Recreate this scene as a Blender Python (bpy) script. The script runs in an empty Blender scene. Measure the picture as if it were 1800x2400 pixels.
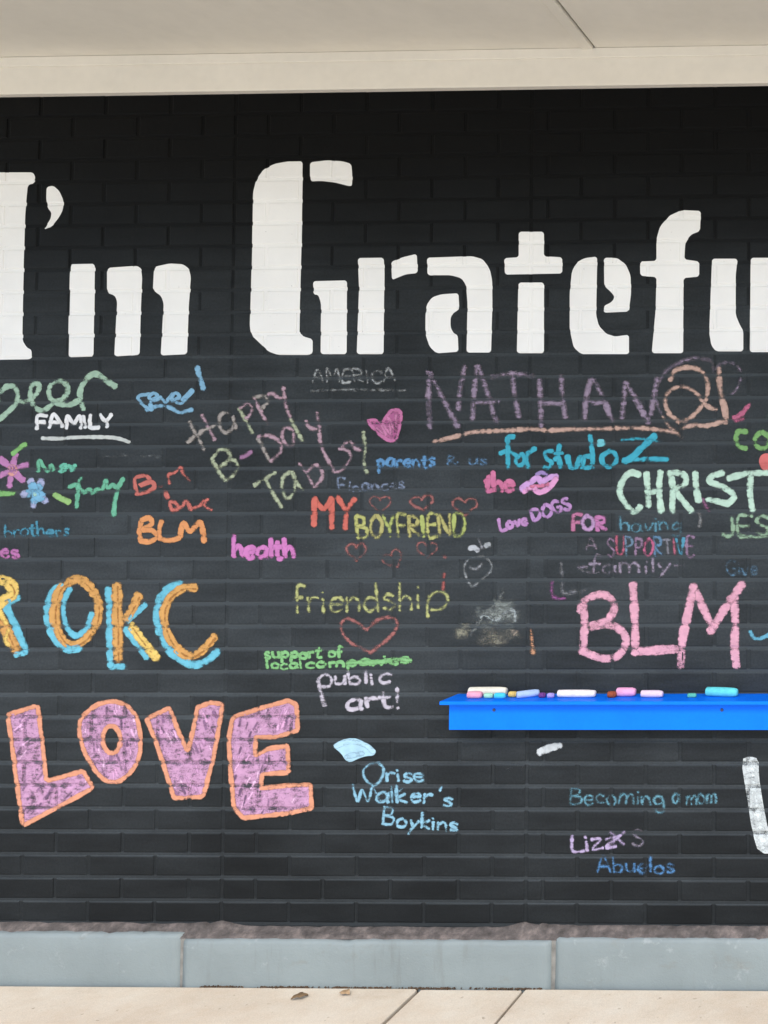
import bpy, bmesh, math, random
from mathutils import Vector, Matrix, Euler
from mathutils.geometry import tessellate_polygon
from mathutils import noise as mnoise

random.seed(7)
S = bpy.context.scene
COL = S.collection
R = math.radians

# ---------------------------------------------------------------- camera
FPX, CX, CY = 2250.0, 2169.0, 1075.0          # focal length / principal point of the (cropped) photograph
IMW, IMH = 1800.0, 2400.0
CAM_LOC = Vector((0.0, -2.85, 1.437))
PITCH, YAW, ROLL = R(1.9), R(1.3), R(-0.3)
cd = bpy.data.cameras.new("camera"); cam = bpy.data.objects.new("camera", cd); COL.objects.link(cam)
CAM_ROT = (Matrix.Rotation(YAW, 3, 'Z') @ Matrix.Rotation(R(90) + PITCH, 3, 'X') @ Matrix.Rotation(ROLL, 3, 'Z'))
cam.location = CAM_LOC; cam.rotation_euler = CAM_ROT.to_euler()
cd.sensor_fit = 'VERTICAL'; cd.sensor_height = 36.0; cd.lens = FPX / IMH * 36.0
cd.shift_x = (IMW / 2 - CX) / IMH; cd.shift_y = -(IMH / 2 - CY) / IMH
cd.clip_start = 0.05; cd.clip_end = 500
S.camera = cam

# ---------------------------------------------------------------- light
SUN_EL, SUN_AZ = R(48), R(18)                  # in front of the wall, a little to the right
w = bpy.data.worlds.new("World"); S.world = w; w.use_nodes = True
nt = w.node_tree; bg = nt.nodes['Background']
sky = nt.nodes.new('ShaderNodeTexSky'); sky.sky_type = 'NISHITA'; sky.sun_disc = False
sky.sun_elevation = SUN_EL; sky.sun_rotation = math.pi - SUN_AZ
sky.air_density = 1.0; sky.dust_density = 1.5; sky.ozone_density = 1.0
nt.links.new(sky.outputs[0], bg.inputs[0]); bg.inputs[1].default_value = 0.12
sd = bpy.data.lights.new("sun", 'SUN'); sd.energy = 1.5; sd.angle = R(38); sd.color = (1.0, 0.975, 0.93)
sun = bpy.data.objects.new("sun", sd); COL.objects.link(sun)
to_sun = Vector((math.sin(SUN_AZ) * math.cos(SUN_EL), -math.cos(SUN_AZ) * math.cos(SUN_EL), math.sin(SUN_EL)))
sun.rotation_euler = (-to_sun).to_track_quat('-Z', 'Y').to_euler(); sun.location = to_sun * 30
S.view_settings.view_transform = 'Standard'; S.view_settings.look = 'None'
S.cycles.transparent_max_bounces = 32
S.view_settings.gamma = 1.0; S.view_settings.exposure = 1.55; S.view_settings.use_curve_mapping = False

# ---------------------------------------------------------------- helpers
def ray(px, py):
    return CAM_ROT @ Vector(((px - CX) / FPX, -(py - CY) / FPX, -1.0))
def on_y(px, py, y=0.0):
    d = ray(px, py); t = (y - CAM_LOC.y) / d.y
    return CAM_LOC + d * t
def W(px, py):
    p = on_y(px, py); return p.x, p.z

def lin(c):
    c = c / 255.0
    return c / 12.92 if c <= 0.04045 else ((c + 0.055) / 1.055) ** 2.4
def rgb(r, g, b, k=1.0):
    return (lin(r) * k, lin(g) * k, lin(b) * k, 1.0)

def prop(o, label=None, cat=None, group=None, kind=None):
    if label: o['label'] = label
    if cat: o['category'] = cat
    if group: o['group'] = group
    if kind: o['kind'] = kind
    return o
def empty(name, loc, **k):
    o = bpy.data.objects.new(name, None); o.location = loc; o.empty_display_size = 0.1
    COL.objects.link(o); prop(o, **k); return o
def link(name, me, mat=None, parent=None, loc=None, **k):
    if mat and not me.materials: me.materials.append(mat)
    o = bpy.data.objects.new(name, me); COL.objects.link(o)
    if parent is not None:
        o.parent = parent
        o.location = Vector(loc or (0, 0, 0)) - parent.location   # world coordinates in, local out
    elif loc: o.location = loc
    prop(o, **k); return o
def bm_mesh(bm, name, smooth=False):
    me = bpy.data.meshes.new(name); bmesh.ops.recalc_face_normals(bm, faces=bm.faces); bm.to_mesh(me); bm.free()
    if smooth:
        for p in me.polygons: p.use_smooth = True
    return me
def box_bm(x0, x1, y0, y1, z0, z1, bev=0.0, seg=2):
    bm = bmesh.new()
    bmesh.ops.create_cube(bm, size=1.0)
    for v in bm.verts:
        v.co = Vector((x0 + (v.co.x + .5) * (x1 - x0), y0 + (v.co.y + .5) * (y1 - y0), z0 + (v.co.z + .5) * (z1 - z0)))
    if bev: bmesh.ops.bevel(bm, geom=list(bm.edges), offset=bev, segments=seg, profile=0.6, affect='EDGES')
    return bm

# ---------------------------------------------------------------- materials
class NT:
    def __init__(s, name):
        s.m = bpy.data.materials.new(name); s.m.use_nodes = True; s.t = s.m.node_tree
        s.b = s.t.nodes['Principled BSDF']; s.out = s.t.nodes['Material Output']
    def n(s, typ, **k):
        nd = s.t.nodes.new(typ)
        for a, v in k.items(): setattr(nd, a, v)
        return nd
    def l(s, a, b): s.t.links.new(a, b)
    def pos(s): return s.n('ShaderNodeNewGeometry').outputs['Position']
    def noise(s, scale, detail=4, rough=.55, vec=None, stretch=None):
        nz = s.n('ShaderNodeTexNoise'); nz.inputs['Scale'].default_value = scale
        nz.inputs['Detail'].default_value = detail; nz.inputs['Roughness'].default_value = rough
        v = vec or s.pos()
        if stretch:
            mp = s.n('ShaderNodeMapping'); mp.inputs['Scale'].default_value = stretch; s.l(v, mp.inputs[0]); v = mp.outputs[0]
        s.l(v, nz.inputs['Vector']); return nz.outputs['Fac']
    def ramp(s, fac, pts):
        r = s.n('ShaderNodeValToRGB'); e = r.color_ramp.elements
        while len(e) < len(pts): e.new(0.5)
        for i, (p, c) in enumerate(pts):
            e[i].position = p; e[i].color = c if len(c) == 4 else (*c, 1)
        s.l(fac, r.inputs[0]); return r.outputs[0]
    def math(s, op, a, b=None, c=None, clamp=False):
        m = s.n('ShaderNodeMath', operation=op, use_clamp=clamp)
        for i, v in enumerate((a, b, c)):
            if v is None: continue
            if isinstance(v, (int, float)): m.inputs[i].default_value = v
            else: s.l(v, m.inputs[i])
        return m.outputs[0]
    def mix(s, f, a, b):
        m = s.n('ShaderNodeMix', data_type='RGBA')
        for sock, v in ((m.inputs['Factor'], f), (m.inputs['A'], a), (m.inputs['B'], b)):
            if isinstance(v, (int, float)): sock.default_value = v
            elif isinstance(v, tuple): sock.default_value = v
            else: s.l(v, sock)
        return m.outputs['Result']
    def rng(s, v, a, b, c=0.0, d=1.0):
        m = s.n('ShaderNodeMapRange'); m.inputs[1].default_value = a; m.inputs[2].default_value = b
        m.inputs[3].default_value = c; m.inputs[4].default_value = d; s.l(v, m.inputs[0]); return m.outputs[0]
    def bump(s, h, strength, dist):
        b = s.n('ShaderNodeBump'); b.inputs['Strength'].default_value = strength; b.inputs['Distance'].default_value = dist
        s.l(h, b.inputs['Height']); s.l(b.outputs[0], s.b.inputs['Normal'])

def g(v): return (v, v, v, 1)
_z = lambda py: W(900, py)[1]

PITCH_X, COURSE = 0.2032, 0.0677
XJ1 = W(528, 1600)[0]; XJ2 = XJ1 + 4.5 * PITCH_X
Z0 = W(900, 2112)[1] - COURSE                  # bottom of the lowest course
def make_brick_paint(name, extra, var):
    t = NT(name)
    sx = t.n('ShaderNodeSeparateXYZ'); t.l(t.pos(), sx.inputs[0]); z = sx.outputs[2]
    # chalk dust rubbed into the black paint: thick over the drawn and wiped band; the fade above also paints in the canopy's dark reflection
    zt, zb = _z(230), _z(2160)
    f = t.rng(z, zb, zt)
    band = t.ramp(f, [(0.0, g(.20)), (.10, g(.28)), (.30, g(.62)), (.45, g(.80)), (.64, g(.66)), (.74, g(.50)), (.83, g(.14)), (.92, g(.03))])
    n1 = t.rng(t.noise(2.2, 3), .30, .72, .72, 1.18)
    n2 = t.rng(t.noise(13, 5, .6, stretch=(.35, 1, 1.6)), .28, .75, .70, 1.25)
    n3 = t.rng(t.noise(150, 3, .7), .25, .75, .75, 1.25)
    d = t.math('MULTIPLY', t.math('MULTIPLY', t.math('MULTIPLY', band, n1), n2), n3)
    if var:
        oi = t.n('ShaderNodeObjectInfo')
        d = t.math('MULTIPLY', d, t.rng(oi.outputs['Random'], 0, 1, .80, 1.18))
    d = t.math('MULTIPLY_ADD', d, 1.0 + .2 * extra, .12 * extra, clamp=True) if extra else t.math('MULTIPLY', d, 1.0, clamp=True)
    if extra:
        fr = t.math('FRACT', t.math('DIVIDE', t.math('SUBTRACT', z, Z0), COURSE))
        bed = t.rng(t.math('ABSOLUTE', t.math('SUBTRACT', fr, .5)), .38, .43, .70, 1.30)
        d = t.math('MULTIPLY', d, bed)
    if extra: d = t.math('MULTIPLY', d, t.math('MULTIPLY_ADD', t.ramp(f, [(.62, g(1)), (.85, g(0))]), .85, .15))
    nrm = t.n('ShaderNodeSeparateXYZ'); t.l(t.n('ShaderNodeNewGeometry').outputs['True Normal'], nrm.inputs[0])
    up = t.math('MULTIPLY', t.rng(nrm.outputs[2], .05, .35), t.ramp(f, [(.0, g(.55)), (.55, g(.35)), (.80, g(.03))]))   # dust settled on the upper arris of each brick
    d = t.math('ADD', d, t.math('MULTIPLY', up, n2), clamp=True)
    c = t.mix(d, (.0026, .0026, .0026, 1), (.053, .061, .066, 1))
    t.l(c, t.b.inputs['Base Color'])
    t.l(t.rng(d, 0, .8, .50, .85), t.b.inputs['Roughness'])
    t.b.inputs['Specular IOR Level'].default_value = .07
    h = t.math('ADD', t.math('MULTIPLY', t.noise(60, 4, .6), .6), t.math('MULTIPLY', t.noise(260, 3, .6), .35))
    t.bump(h, .55, .0022)
    return t.m
M_BRICK = make_brick_paint('black_painted_brick', 0, True)
M_FIELD = make_brick_paint('black_painted_brick_field', 0, False)
M_MORTAR = make_brick_paint('black_painted_mortar', 1, False)

def simple(name, col, rough=.6, spec=.4, nscale=12, namp=.12, bump=(200, .3, .0008), fine=.06):
    t = NT(name)
    n = t.rng(t.noise(nscale, 5), .3, .7, 1 - namp, 1 + namp)
    n2 = t.rng(t.noise(nscale * 12, 3), .3, .7, 1 - fine, 1 + fine)
    mul = t.n('ShaderNodeVectorMath', operation='SCALE'); mul.inputs[0].default_value = col[:3]
    t.l(t.math('MULTIPLY', n, n2), mul.inputs['Scale'])
    t.l(mul.outputs[0], t.b.inputs['Base Color'])
    t.b.inputs['Roughness'].default_value = rough; t.b.inputs['Specular IOR Level'].default_value = spec
    t.bump(t.noise(bump[0], 4, .6), bump[1], bump[2])
    return t.m

def make_white():
    t = NT('white_wall_paint')
    wear = t.rng(t.noise(95, 5, .7), .24, .34)
    n = t.rng(t.noise(6, 4), .3, .7, .95, 1.03)
    mul = t.n('ShaderNodeVectorMath', operation='SCALE'); mul.inputs[0].default_value = (.80, .79, .765)
    t.l(n, mul.inputs['Scale'])
    t.l(t.mix(wear, (.35, .35, .34, 1), mul.outputs[0]), t.b.inputs['Base Color'])
    t.b.inputs['Roughness'].default_value = .6; t.b.inputs['Specular IOR Level'].default_value = .3
    h = t.math('ADD', t.math('MULTIPLY', t.noise(60, 4, .6), .6), t.math('MULTIPLY', t.noise(260, 3, .6), .35))
    t.bump(h, .45, .0016)
    return t.m
M_WHITE = make_white()

def make_chalk():
    # vertex colour rgb = the stick's colour, alpha = how heavily the stick was pressed
    t = NT('chalk')
    at = t.n('ShaderNodeAttribute', attribute_name='chalk')
    grain = t.noise(330, 3, .75)
    coarse = t.noise(75, 4, .65, stretch=(.7, 1, 1.5))
    nn = t.math('ADD', t.math('MULTIPLY', grain, .45), t.math('MULTIPLY', coarse, .55))
    a = t.math('MULTIPLY_ADD', t.math('SUBTRACT', t.math('MULTIPLY', at.outputs['Alpha'], .72), nn), 4.3, 1.15, clamp=True)
    a = t.math('MULTIPLY', a, t.math('MINIMUM', t.math('MULTIPLY', at.outputs['Alpha'], 1.9), 1.0))
    n = t.rng(t.noise(40, 3), .3, .7, .86, 1.1)
    mul = t.n('ShaderNodeVectorMath', operation='SCALE'); t.l(at.outputs['Color'], mul.inputs[0]); t.l(n, mul.inputs['Scale'])
    t.l(mul.outputs[0], t.b.inputs['Base Color'])
    t.b.inputs['Roughness'].default_value = .95; t.b.inputs['Specular IOR Level'].default_value = .1
    t.l(a, t.b.inputs['Alpha'])
    t.bump(grain, .4, .001)
    return t.m
M_CHALK = make_chalk()

# ---------------------------------------------------------------- brick bond (one height field shared by bricks, paint and chalk)
NROW = 37
ZTOP = Z0 + NROW * COURSE
XL, XR = XJ1 - 9 * PITCH_X, XJ2 + 14 * PITCH_X
REC, J1, J2 = 0.0024, 0.0042, 0.0090           # joint recess, flat half width, edge of the brick face

JM = J1 + .0016
def row_joints(r):
    ev = r % 2 == 0
    xs = []
    x = XJ1 - (0 if ev else .5 * PITCH_X)
    a = [XJ1] if not ev else []
    while x > XL - .01: a.append(x); x -= PITCH_X
    if a[-1] > XL + .02: a.append(XL)
    xs += a[::-1]
    x = XJ1 + (PITCH_X if ev else .5 * PITCH_X)
    while x < XJ2 - .01: xs.append(x); x += PITCH_X
    xs.append(XJ2)
    x = XJ2 + (.75 if ev else .25) * PITCH_X
    while x < XR - .02: xs.append(x); x += PITCH_X
    xs.append(XR)
    return xs
JOINTS = [row_joints(r) for r in range(NROW)]
OFF = {}
rb = random.Random(3)
for r in range(NROW):
    for i in range(len(JOINTS[r]) - 1):
        OFF[(r, i)] = rb.uniform(-.0006, .0006)
import bisect as bs
def locate(x, z):
    r = min(max(int(math.floor((z - Z0) / COURSE)), 0), NROW - 1)
    js = JOINTS[r]
    i = min(max(bs.bisect_right(js, x) - 1, 0), len(js) - 2)
    dz = min(z - (Z0 + r * COURSE), Z0 + (r + 1) * COURSE - z)
    dx = min(x - js[i], js[i + 1] - x)
    return r, i, max(min(dx, dz), 0.0)
def face_y(x, z):
    """y of the wall surface; the camera looks from -y"""
    r, i, d = locate(x, z)
    if d <= J1: f = 0.0
    elif d <= JM: f = .72 * (d - J1) / (JM - J1)
    else: f = min(.72 + .28 * (d - JM) / (J2 - JM), 1.0)
    return REC * (1 - f) - OFF[(r, i)] * f, f

wall = empty('brick_wall', ((XJ1 + XJ2) / 2, 0, Z0),
             label='black painted brick wall covered in chalk writing under white painted lettering', cat='wall')

# mortar bed behind the bricks (front on the joint plane)
M_box = box_bm(XL, XR, REC, .14, Z0 - .05, ZTOP + .10)
link('mortar', bm_mesh(M_box, 'mortar'), M_MORTAR, wall)

def brick_bm(bm, wd, ox=0, oz=0, oy=0):
    loops = []
    hw, hh = wd / 2, COURSE / 2
    for ins, y in ((J1, .02), (J1 + .0002, REC * .82), (JM, REC * .28), (J2, .0)):
        loops.append([bm.verts.new((ox + sx * (hw - ins), y + oy, oz + sz * (hh - ins))) for sx, sz in ((-1, -1), (1, -1), (1, 1), (-1, 1))])
    for a, b in zip(loops, loops[1:]):
        for k in range(4):
            bm.faces.new((a[k], a[(k + 1) % 4], b[(k + 1) % 4], b[k]))
    bm.faces.new(loops[-1])
meshes = {}
def in_view(x, z):
    d = CAM_ROT.transposed() @ (Vector((x, 0, z)) - CAM_LOC)
    px, py = CX + FPX * d.x / -d.z, CY - FPX * d.y / -d.z
    return -40 < px < 1840 and 150 < py < 2200
cand = []
for r in range(NROW):
    for i in range(len(JOINTS[r]) - 1):
        a, b = JOINTS[r][i], JOINTS[r][i + 1]
        cand.append((r, i, a, b))
vis = [c for c in cand if in_view((c[2] + c[3]) / 2, Z0 + (c[0] + .5) * COURSE)][:300]
visset = {(c[0], c[1]) for c in vis}
field = bmesh.new()
for r, i, a, b in cand:
    wd = round(b - a, 4); xc, zc = (a + b) / 2, Z0 + (r + .5) * COURSE
    if (r, i) in visset:
        if wd not in meshes:
            bm = bmesh.new(); brick_bm(bm, wd); meshes[wd] = bm_mesh(bm, 'brick')
        link('brick', meshes[wd], M_BRICK, wall, (xc, -OFF[(r, i)], zc))
    else:
        brick_bm(field, wd, xc, zc, -OFF[(r, i)])
link('brick_field', bm_mesh(field, 'brick_field'), M_FIELD, wall, kind='stuff')

# ---------------------------------------------------------------- flat shapes that follow the bricks
def chaikin(pts, q=.16, closed=True, it=1):
    for _ in range(it):
        o = []; n = len(pts)
        for k in range(n):
            a, b = pts[k], pts[(k + 1) % n]
            o.append((a[0] + (b[0] - a[0]) * q, a[1] + (b[1] - a[1]) * q))
            o.append((a[0] + (b[0] - a[0]) * (1 - q), a[1] + (b[1] - a[1]) * (1 - q)))
        pts = o
    return pts
def soft_corners(pts, q, dmax):
    for _ in range(2):
        o = []; n = len(pts)
        for k in range(n):
            a, b = Vector(pts[k]), Vector(pts[(k + 1) % n]); L = (b - a).length
            e = min(q * L, dmax) / max(L, 1e-9)
            o += [tuple(a.lerp(b, e)), tuple(a.lerp(b, 1 - e))]
        pts = o; dmax *= .4
    return pts
def conform(polys, lift, extra_cut=None):
    """polys: list of [outer, hole, ...] in wall coordinates -> bmesh lying on the bricks"""
    bm = bmesh.new()
    for loops in polys:
        flat = [Vector((x, 0, z)) for lp in loops for x, z in lp]
        tris = tessellate_polygon([[Vector((x, z, 0)) for x, z in lp] for lp in loops])
        vs = [bm.verts.new(c) for c in flat]
        for t in tris:
            try: bm.faces.new([vs[k] for k in t])
            except ValueError: pass
    xs = [v.co.x for v in bm.verts]; zs = [v.co.z for v in bm.verts]
    x0, x1, z0, z1 = min(xs), max(xs), min(zs), max(zs)
    def cut(co, no):
        bmesh.ops.bisect_plane(bm, geom=list(bm.verts) + list(bm.edges) + list(bm.faces), dist=1e-6, plane_co=co, plane_no=no)
    for r in range(NROW + 1):
        for o in (-J2, -JM, -J1, J1, JM, J2):
            zz = Z0 + r * COURSE + o
            if z0 < zz < z1: cut((0, 0, zz), (0, 0, 1))
    jx = set()
    r0 = max(int((z0 - Z0) / COURSE), 0); 
    for r in (r0, min(r0 + 1, NROW - 1)):
        for j in JOINTS[r]:
            for o in (-J2, -JM, -J1, J1, JM, J2): jx.add(round(j + o, 5))
    if extra_cut:
        k = x0
        while k < x1: jx.add(k); k += extra_cut
    for xx in sorted(jx):
        if x0 < xx < x1: cut((xx, 0, 0), (1, 0, 0))
    for v in bm.verts:
        v.co.y = face_y(v.co.x, v.co.z)[0] - lift
    return bm

def zone(x0, y0, s):
    return lambda p: (x0 + p[0] * s, y0 + p[1] * s)
def P2W(pts, zn):
    return [W(*zn(p)) for p in pts]

P3, P4, P5 = zone(0, 350, .36166), zone(550, 350, .36166), zone(1100, 350, .42194)
def painted(label, zn, pieces):
    polys = [[soft_corners(P2W(p, zn), .2, .0055)] for p in pieces]
    bm = conform(polys, .0009)
    me = bm_mesh(bm, 'painted_letter')
    # keep the paint facing outwards
    link('painted_letter', me, M_WHITE, wall, label=label)

painted('white painted capital I', P3, [
    [(0, 150), (215, 150), (232, 180), (222, 215), (182, 235), (165, 420), (152, 900), (147, 1240), (175, 1285), (205, 1300), (207, 1345), (190, 1360),
     (-190, 1366), (-210, 1345), (-207, 1300), (-175, 1285), (-150, 1240), (-150, 900), (-158, 420), (-180, 235), (-222, 215), (-230, 180), (-215, 150)]])
painted('white painted apostrophe', P3, [
    [(303, 245), (345, 235), (385, 270), (412, 330), (410, 390), (385, 440), (345, 490), (297, 520), (290, 510), (330, 450), (335, 410), (310, 380), (300, 320)]])
painted('white painted letter m', P3, [
    [(457, 745), (615, 742), (617, 800), (608, 1342), (442, 1347), (450, 1000)],
    [(695, 768), (890, 755), (915, 775), (923, 830), (915, 1000), (907, 1332), (743, 1342), (760, 985), (745, 948), (695, 930)],
    [(1000, 762), (1100, 740), (1190, 745), (1228, 780), (1240, 830), (1225, 1000), (1214, 1328), (1043, 1336), (1062, 1000), (1045, 950), (992, 915)]])
painted('white painted capital G', P4, [
    [(442, 78), (435, 600), (420, 1190), (450, 1215), (507, 1230), (507, 1320), (480, 1332), (280, 1332), (220, 1310), (110, 1205), (100, 1150), (113, 700), (120, 280), (140, 200), (190, 130), (260, 95), (340, 80)],
    [(490, 85), (600, 72), (700, 78), (757, 95), (763, 160), (761, 237), (740, 238), (650, 215), (560, 205), (490, 208)],
    [(510, 855), (730, 850), (727, 1327), (558, 1327), (562, 1000), (545, 945), (513, 940)]])
painted('white painted letter r', P4, [
    [(800, 705), (968, 703), (972, 800), (966, 1327), (792, 1327), (808, 900)],
    [(1015, 730), (1090, 700), (1182, 678), (1187, 802), (1110, 810), (1060, 830), (1020, 847)]])
painted('white painted letter a', P4, [
    [(1248, 703), (1540, 693), (1610, 713), (1655, 780), (1669, 850), (1671, 1000), (1662, 1317), (1503, 1317), (1510, 1000), (1500, 880), (1470, 835), (1400, 816), (1250, 816)],
    [(1245, 1010), (1280, 960), (1340, 940), (1452, 933), (1457, 1032), (1420, 1060), (1400, 1090), (1400, 1150), (1415, 1190), (1447, 1205), (1452, 1312), (1310, 1322), (1265, 1280), (1238, 1200), (1238, 1080)]])
painted('white painted letter t', P5, [
    [(275, 458), (415, 458), (415, 595), (517, 600), (517, 690), (198, 696), (194, 605), (275, 600)],
    [(273, 740), (415, 740), (415, 1132), (264, 1132)]])
painted('white painted letter e', P5, [
    [(570, 680), (595, 630), (640, 605), (711, 596), (705, 920), (720, 980), (760, 1025), (810, 1040), (887, 1030), (887, 1137), (620, 1137), (580, 1100), (558, 1000), (558, 800)],
    [(748, 603), (820, 603), (870, 640), (896, 700), (899, 800), (886, 902), (747, 908), (747, 870), (790, 850), (806, 820), (790, 795), (750, 760)]])
painted('white painted letter f', P5, [
    [(1040, 620), (1040, 500), (1060, 430), (1110, 370), (1180, 338), (1287, 343), (1282, 455), (1230, 475), (1200, 520), (1195, 612), (1277, 623), (1277, 707), (1190, 715), (1188, 1132), (1013, 1132), (1035, 900), (1040, 710), (950, 702), (948, 623)]])
painted('white painted letter u', P5, [
    [(1348, 608), (1490, 608), (1480, 700), (1480, 920), (1500, 970), (1522, 1010), (1522, 1122), (1370, 1122), (1345, 1090), (1333, 1020)],
    [(1563, 603), (1722, 603), (1718, 1126), (1557, 1126)]])

# ---------------------------------------------------------------- chalk
def spline(pts, step=.003):
    """Catmull-Rom through wall points, resampled"""
    if len(pts) == 1: pts = [pts[0], (pts[0][0] + .002, pts[0][1])]
    if len(pts) == 2: dense = pts
    else:
        P = [pts[0]] + list(pts) + [pts[-1]]
        dense = []
        for k in range(1, len(P) - 2):
            p0, p1, p2, p3 = (Vector(q) for q in P[k - 1:k + 3])
            n = max(int((p2 - p1).length / step), 2)
            for j in range(n):
                t = j / n
                dense.append(tuple(.5 * ((2 * p1) + (p2 - p0) * t + (2 * p0 - 5 * p1 + 4 * p2 - p3) * t * t + (3 * p1 - p0 - 3 * p2 + p3) * t ** 3)))
        dense.append(tuple(pts[-1]))
    out = [Vector(dense[0])]; acc = 0
    for a, b in zip(dense, dense[1:]):
        a, b = Vector(a), Vector(b); L = (b - a).length
        if L < 1e-9: continue
        while acc + L >= step:
            t = (step - acc) / L; a = a + (b - a) * t; L = (b - a).length; acc = 0; out.append(a.copy())
            if L < 1e-9: break
        acc += L
    if (out[-1] - Vector(dense[-1])).length > step * .3: out.append(Vector(dense[-1]))
    return out

class Chalk:
    layer = 0
    def __init__(s, name, label):
        s.name, s.label = name, label; s.v = []; s.f = []; s.c = []; s.rnd = random.Random(hash(label) % 1000 if False else sum(map(ord, label)))
        s.lift = .0013 + .00025 * (Chalk.layer % 3); Chalk.layer += 1; s.sub = 0
    def stroke(s, pts, col, width, dens=.8, zn=None, straight=False, jit=1.0):
        """pts in pixels of the zone; width in photograph pixels"""
        wp = P2W(pts, zn) if zn else [W(*p) for p in pts]
        if straight:
            path = []
            for a, b in zip(wp, wp[1:]): path += spline([a, b])
        else: path = spline(wp)
        if len(path) < 2: path.append(path[0] + Vector((.002, 0)))
        hw = width / 790.0 * .68
        seed = s.rnd.uniform(0, 100); col = col[:3]
        lift = s.lift + .000009 * s.sub; s.sub += 1
        base = len(s.v); n = len(path)
        prof = ((-1.08, 0), (-.66, .70), (0, 1.04), (.66, .70), (1.08, 0))
        # rounded ends
        first = path[0] - (path[1] - path[0]).normalized() * hw * .6; last = path[-1] + (path[-1] - path[-2]).normalized() * hw * .6
        path = [first] + path + [last]; n += 2
        for k, p in enumerate(path):
            d = path[min(k + 1, n - 1)] - path[max(k - 1, 0)]
            d = d.normalized() if d.length > 1e-9 else Vector((1, 0)); nn = Vector((-d.y, d.x))
            u = mnoise.noise(Vector((k * .06, seed, 0))); u2 = mnoise.noise(Vector((k * .25, seed + 9, 0))); u3 = mnoise.noise(Vector((k * .03, seed + 30, 0)))
            ww = hw * (1 + .18 * u + .10 * u2) * (.72 if k in (0, n - 1) else 1)
            q = p + nn * (u3 * .0012 * jit)
            for o, e in prof:
                x, z = (q + nn * o * ww)
                y, f = face_y(x, z)
                dd = dens * (1 + .24 * u2 + .22 * u) * e * (.74 + .26 * f) * (.45 if k in (0, n - 1) else 1)
                s.v.append((x, y - lift - k * .0000023, z)); s.c.append((*col, max(min(dd, 1), 0)))
            if k:
                a, b = base + (k - 1) * 5, base + k * 5
                for j in range(4): s.f.append((a + j, a + j + 1, b + j + 1, b + j))
    def fill(s, loops, col, dens, zn=None, lift=-.00015, smooth=0, patch=.25):
        L = [P2W(l, zn) if zn else [W(*p) for p in l] for l in loops]
        if smooth: L = [chaikin(l, .25, it=smooth) for l in L]
        bm = conform([L], s.lift + lift, .012)
        base = len(s.v); bm.verts.index_update(); bm.verts.ensure_lookup_table()
        for v in bm.verts:
            f = face_y(v.co.x, v.co.z)[1]
            nz = mnoise.noise(Vector((v.co.x * 45, v.co.z * 45, 3)))
            s.v.append(tuple(v.co)); s.c.append((*col[:3], min(max(dens * (1 + patch * nz) * (.78 + .22 * f), 0), 1)))
        for fc in bm.faces: s.f.append(tuple(base + v.index for v in fc.verts))
        bm.free(); return L
    def smear(s, cx, cy, rx, ry, col, dens, rot=0, power=1.0):
        """soft wiped patch, pixels"""
        x0, z0 = W(cx, cy); ax, az = rx / 790., ry / 790.
        nx, nz_ = max(int(2 * ax / .006), 4), max(int(2 * az / .006), 4)
        base = len(s.v); ca, sa = math.cos(rot), math.sin(rot)
        for j in range(nz_ + 1):
            for i in range(nx + 1):
                u, v = -1 + 2 * i / nx, -1 + 2 * j / nz_
                lx, lz = u * ax, v * az
                x, z = x0 + ca * lx - sa * lz, z0 + sa * lx + ca * lz
                rr = min(math.hypot(u, v), 1)
                e = (1 - rr * rr) ** power * (1 + .5 * mnoise.noise(Vector((x * 25, z * 35, 7))))
                y, f = face_y(x, z)
                s.v.append((x, y - s.lift, z)); s.c.append((*col[:3], max(min(dens * e, 1), 0)))
        for j in range(nz_):
            for i in range(nx):
                a = base + j * (nx + 1) + i
                s.f.append((a, a + 1, a + nx + 2, a + nx + 1))
        s.sub += 1
    def done(s):
        me = bpy.data.meshes.new(s.name); me.from_pydata(s.v, [], s.f)
        at = me.attributes.new('chalk', 'FLOAT_COLOR', 'POINT')
        at.data.foreach_set('color', [k for c in s.c for k in c])
        me.update()
        link(s.name, me, M_CHALK, wall, label=s.label)

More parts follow.
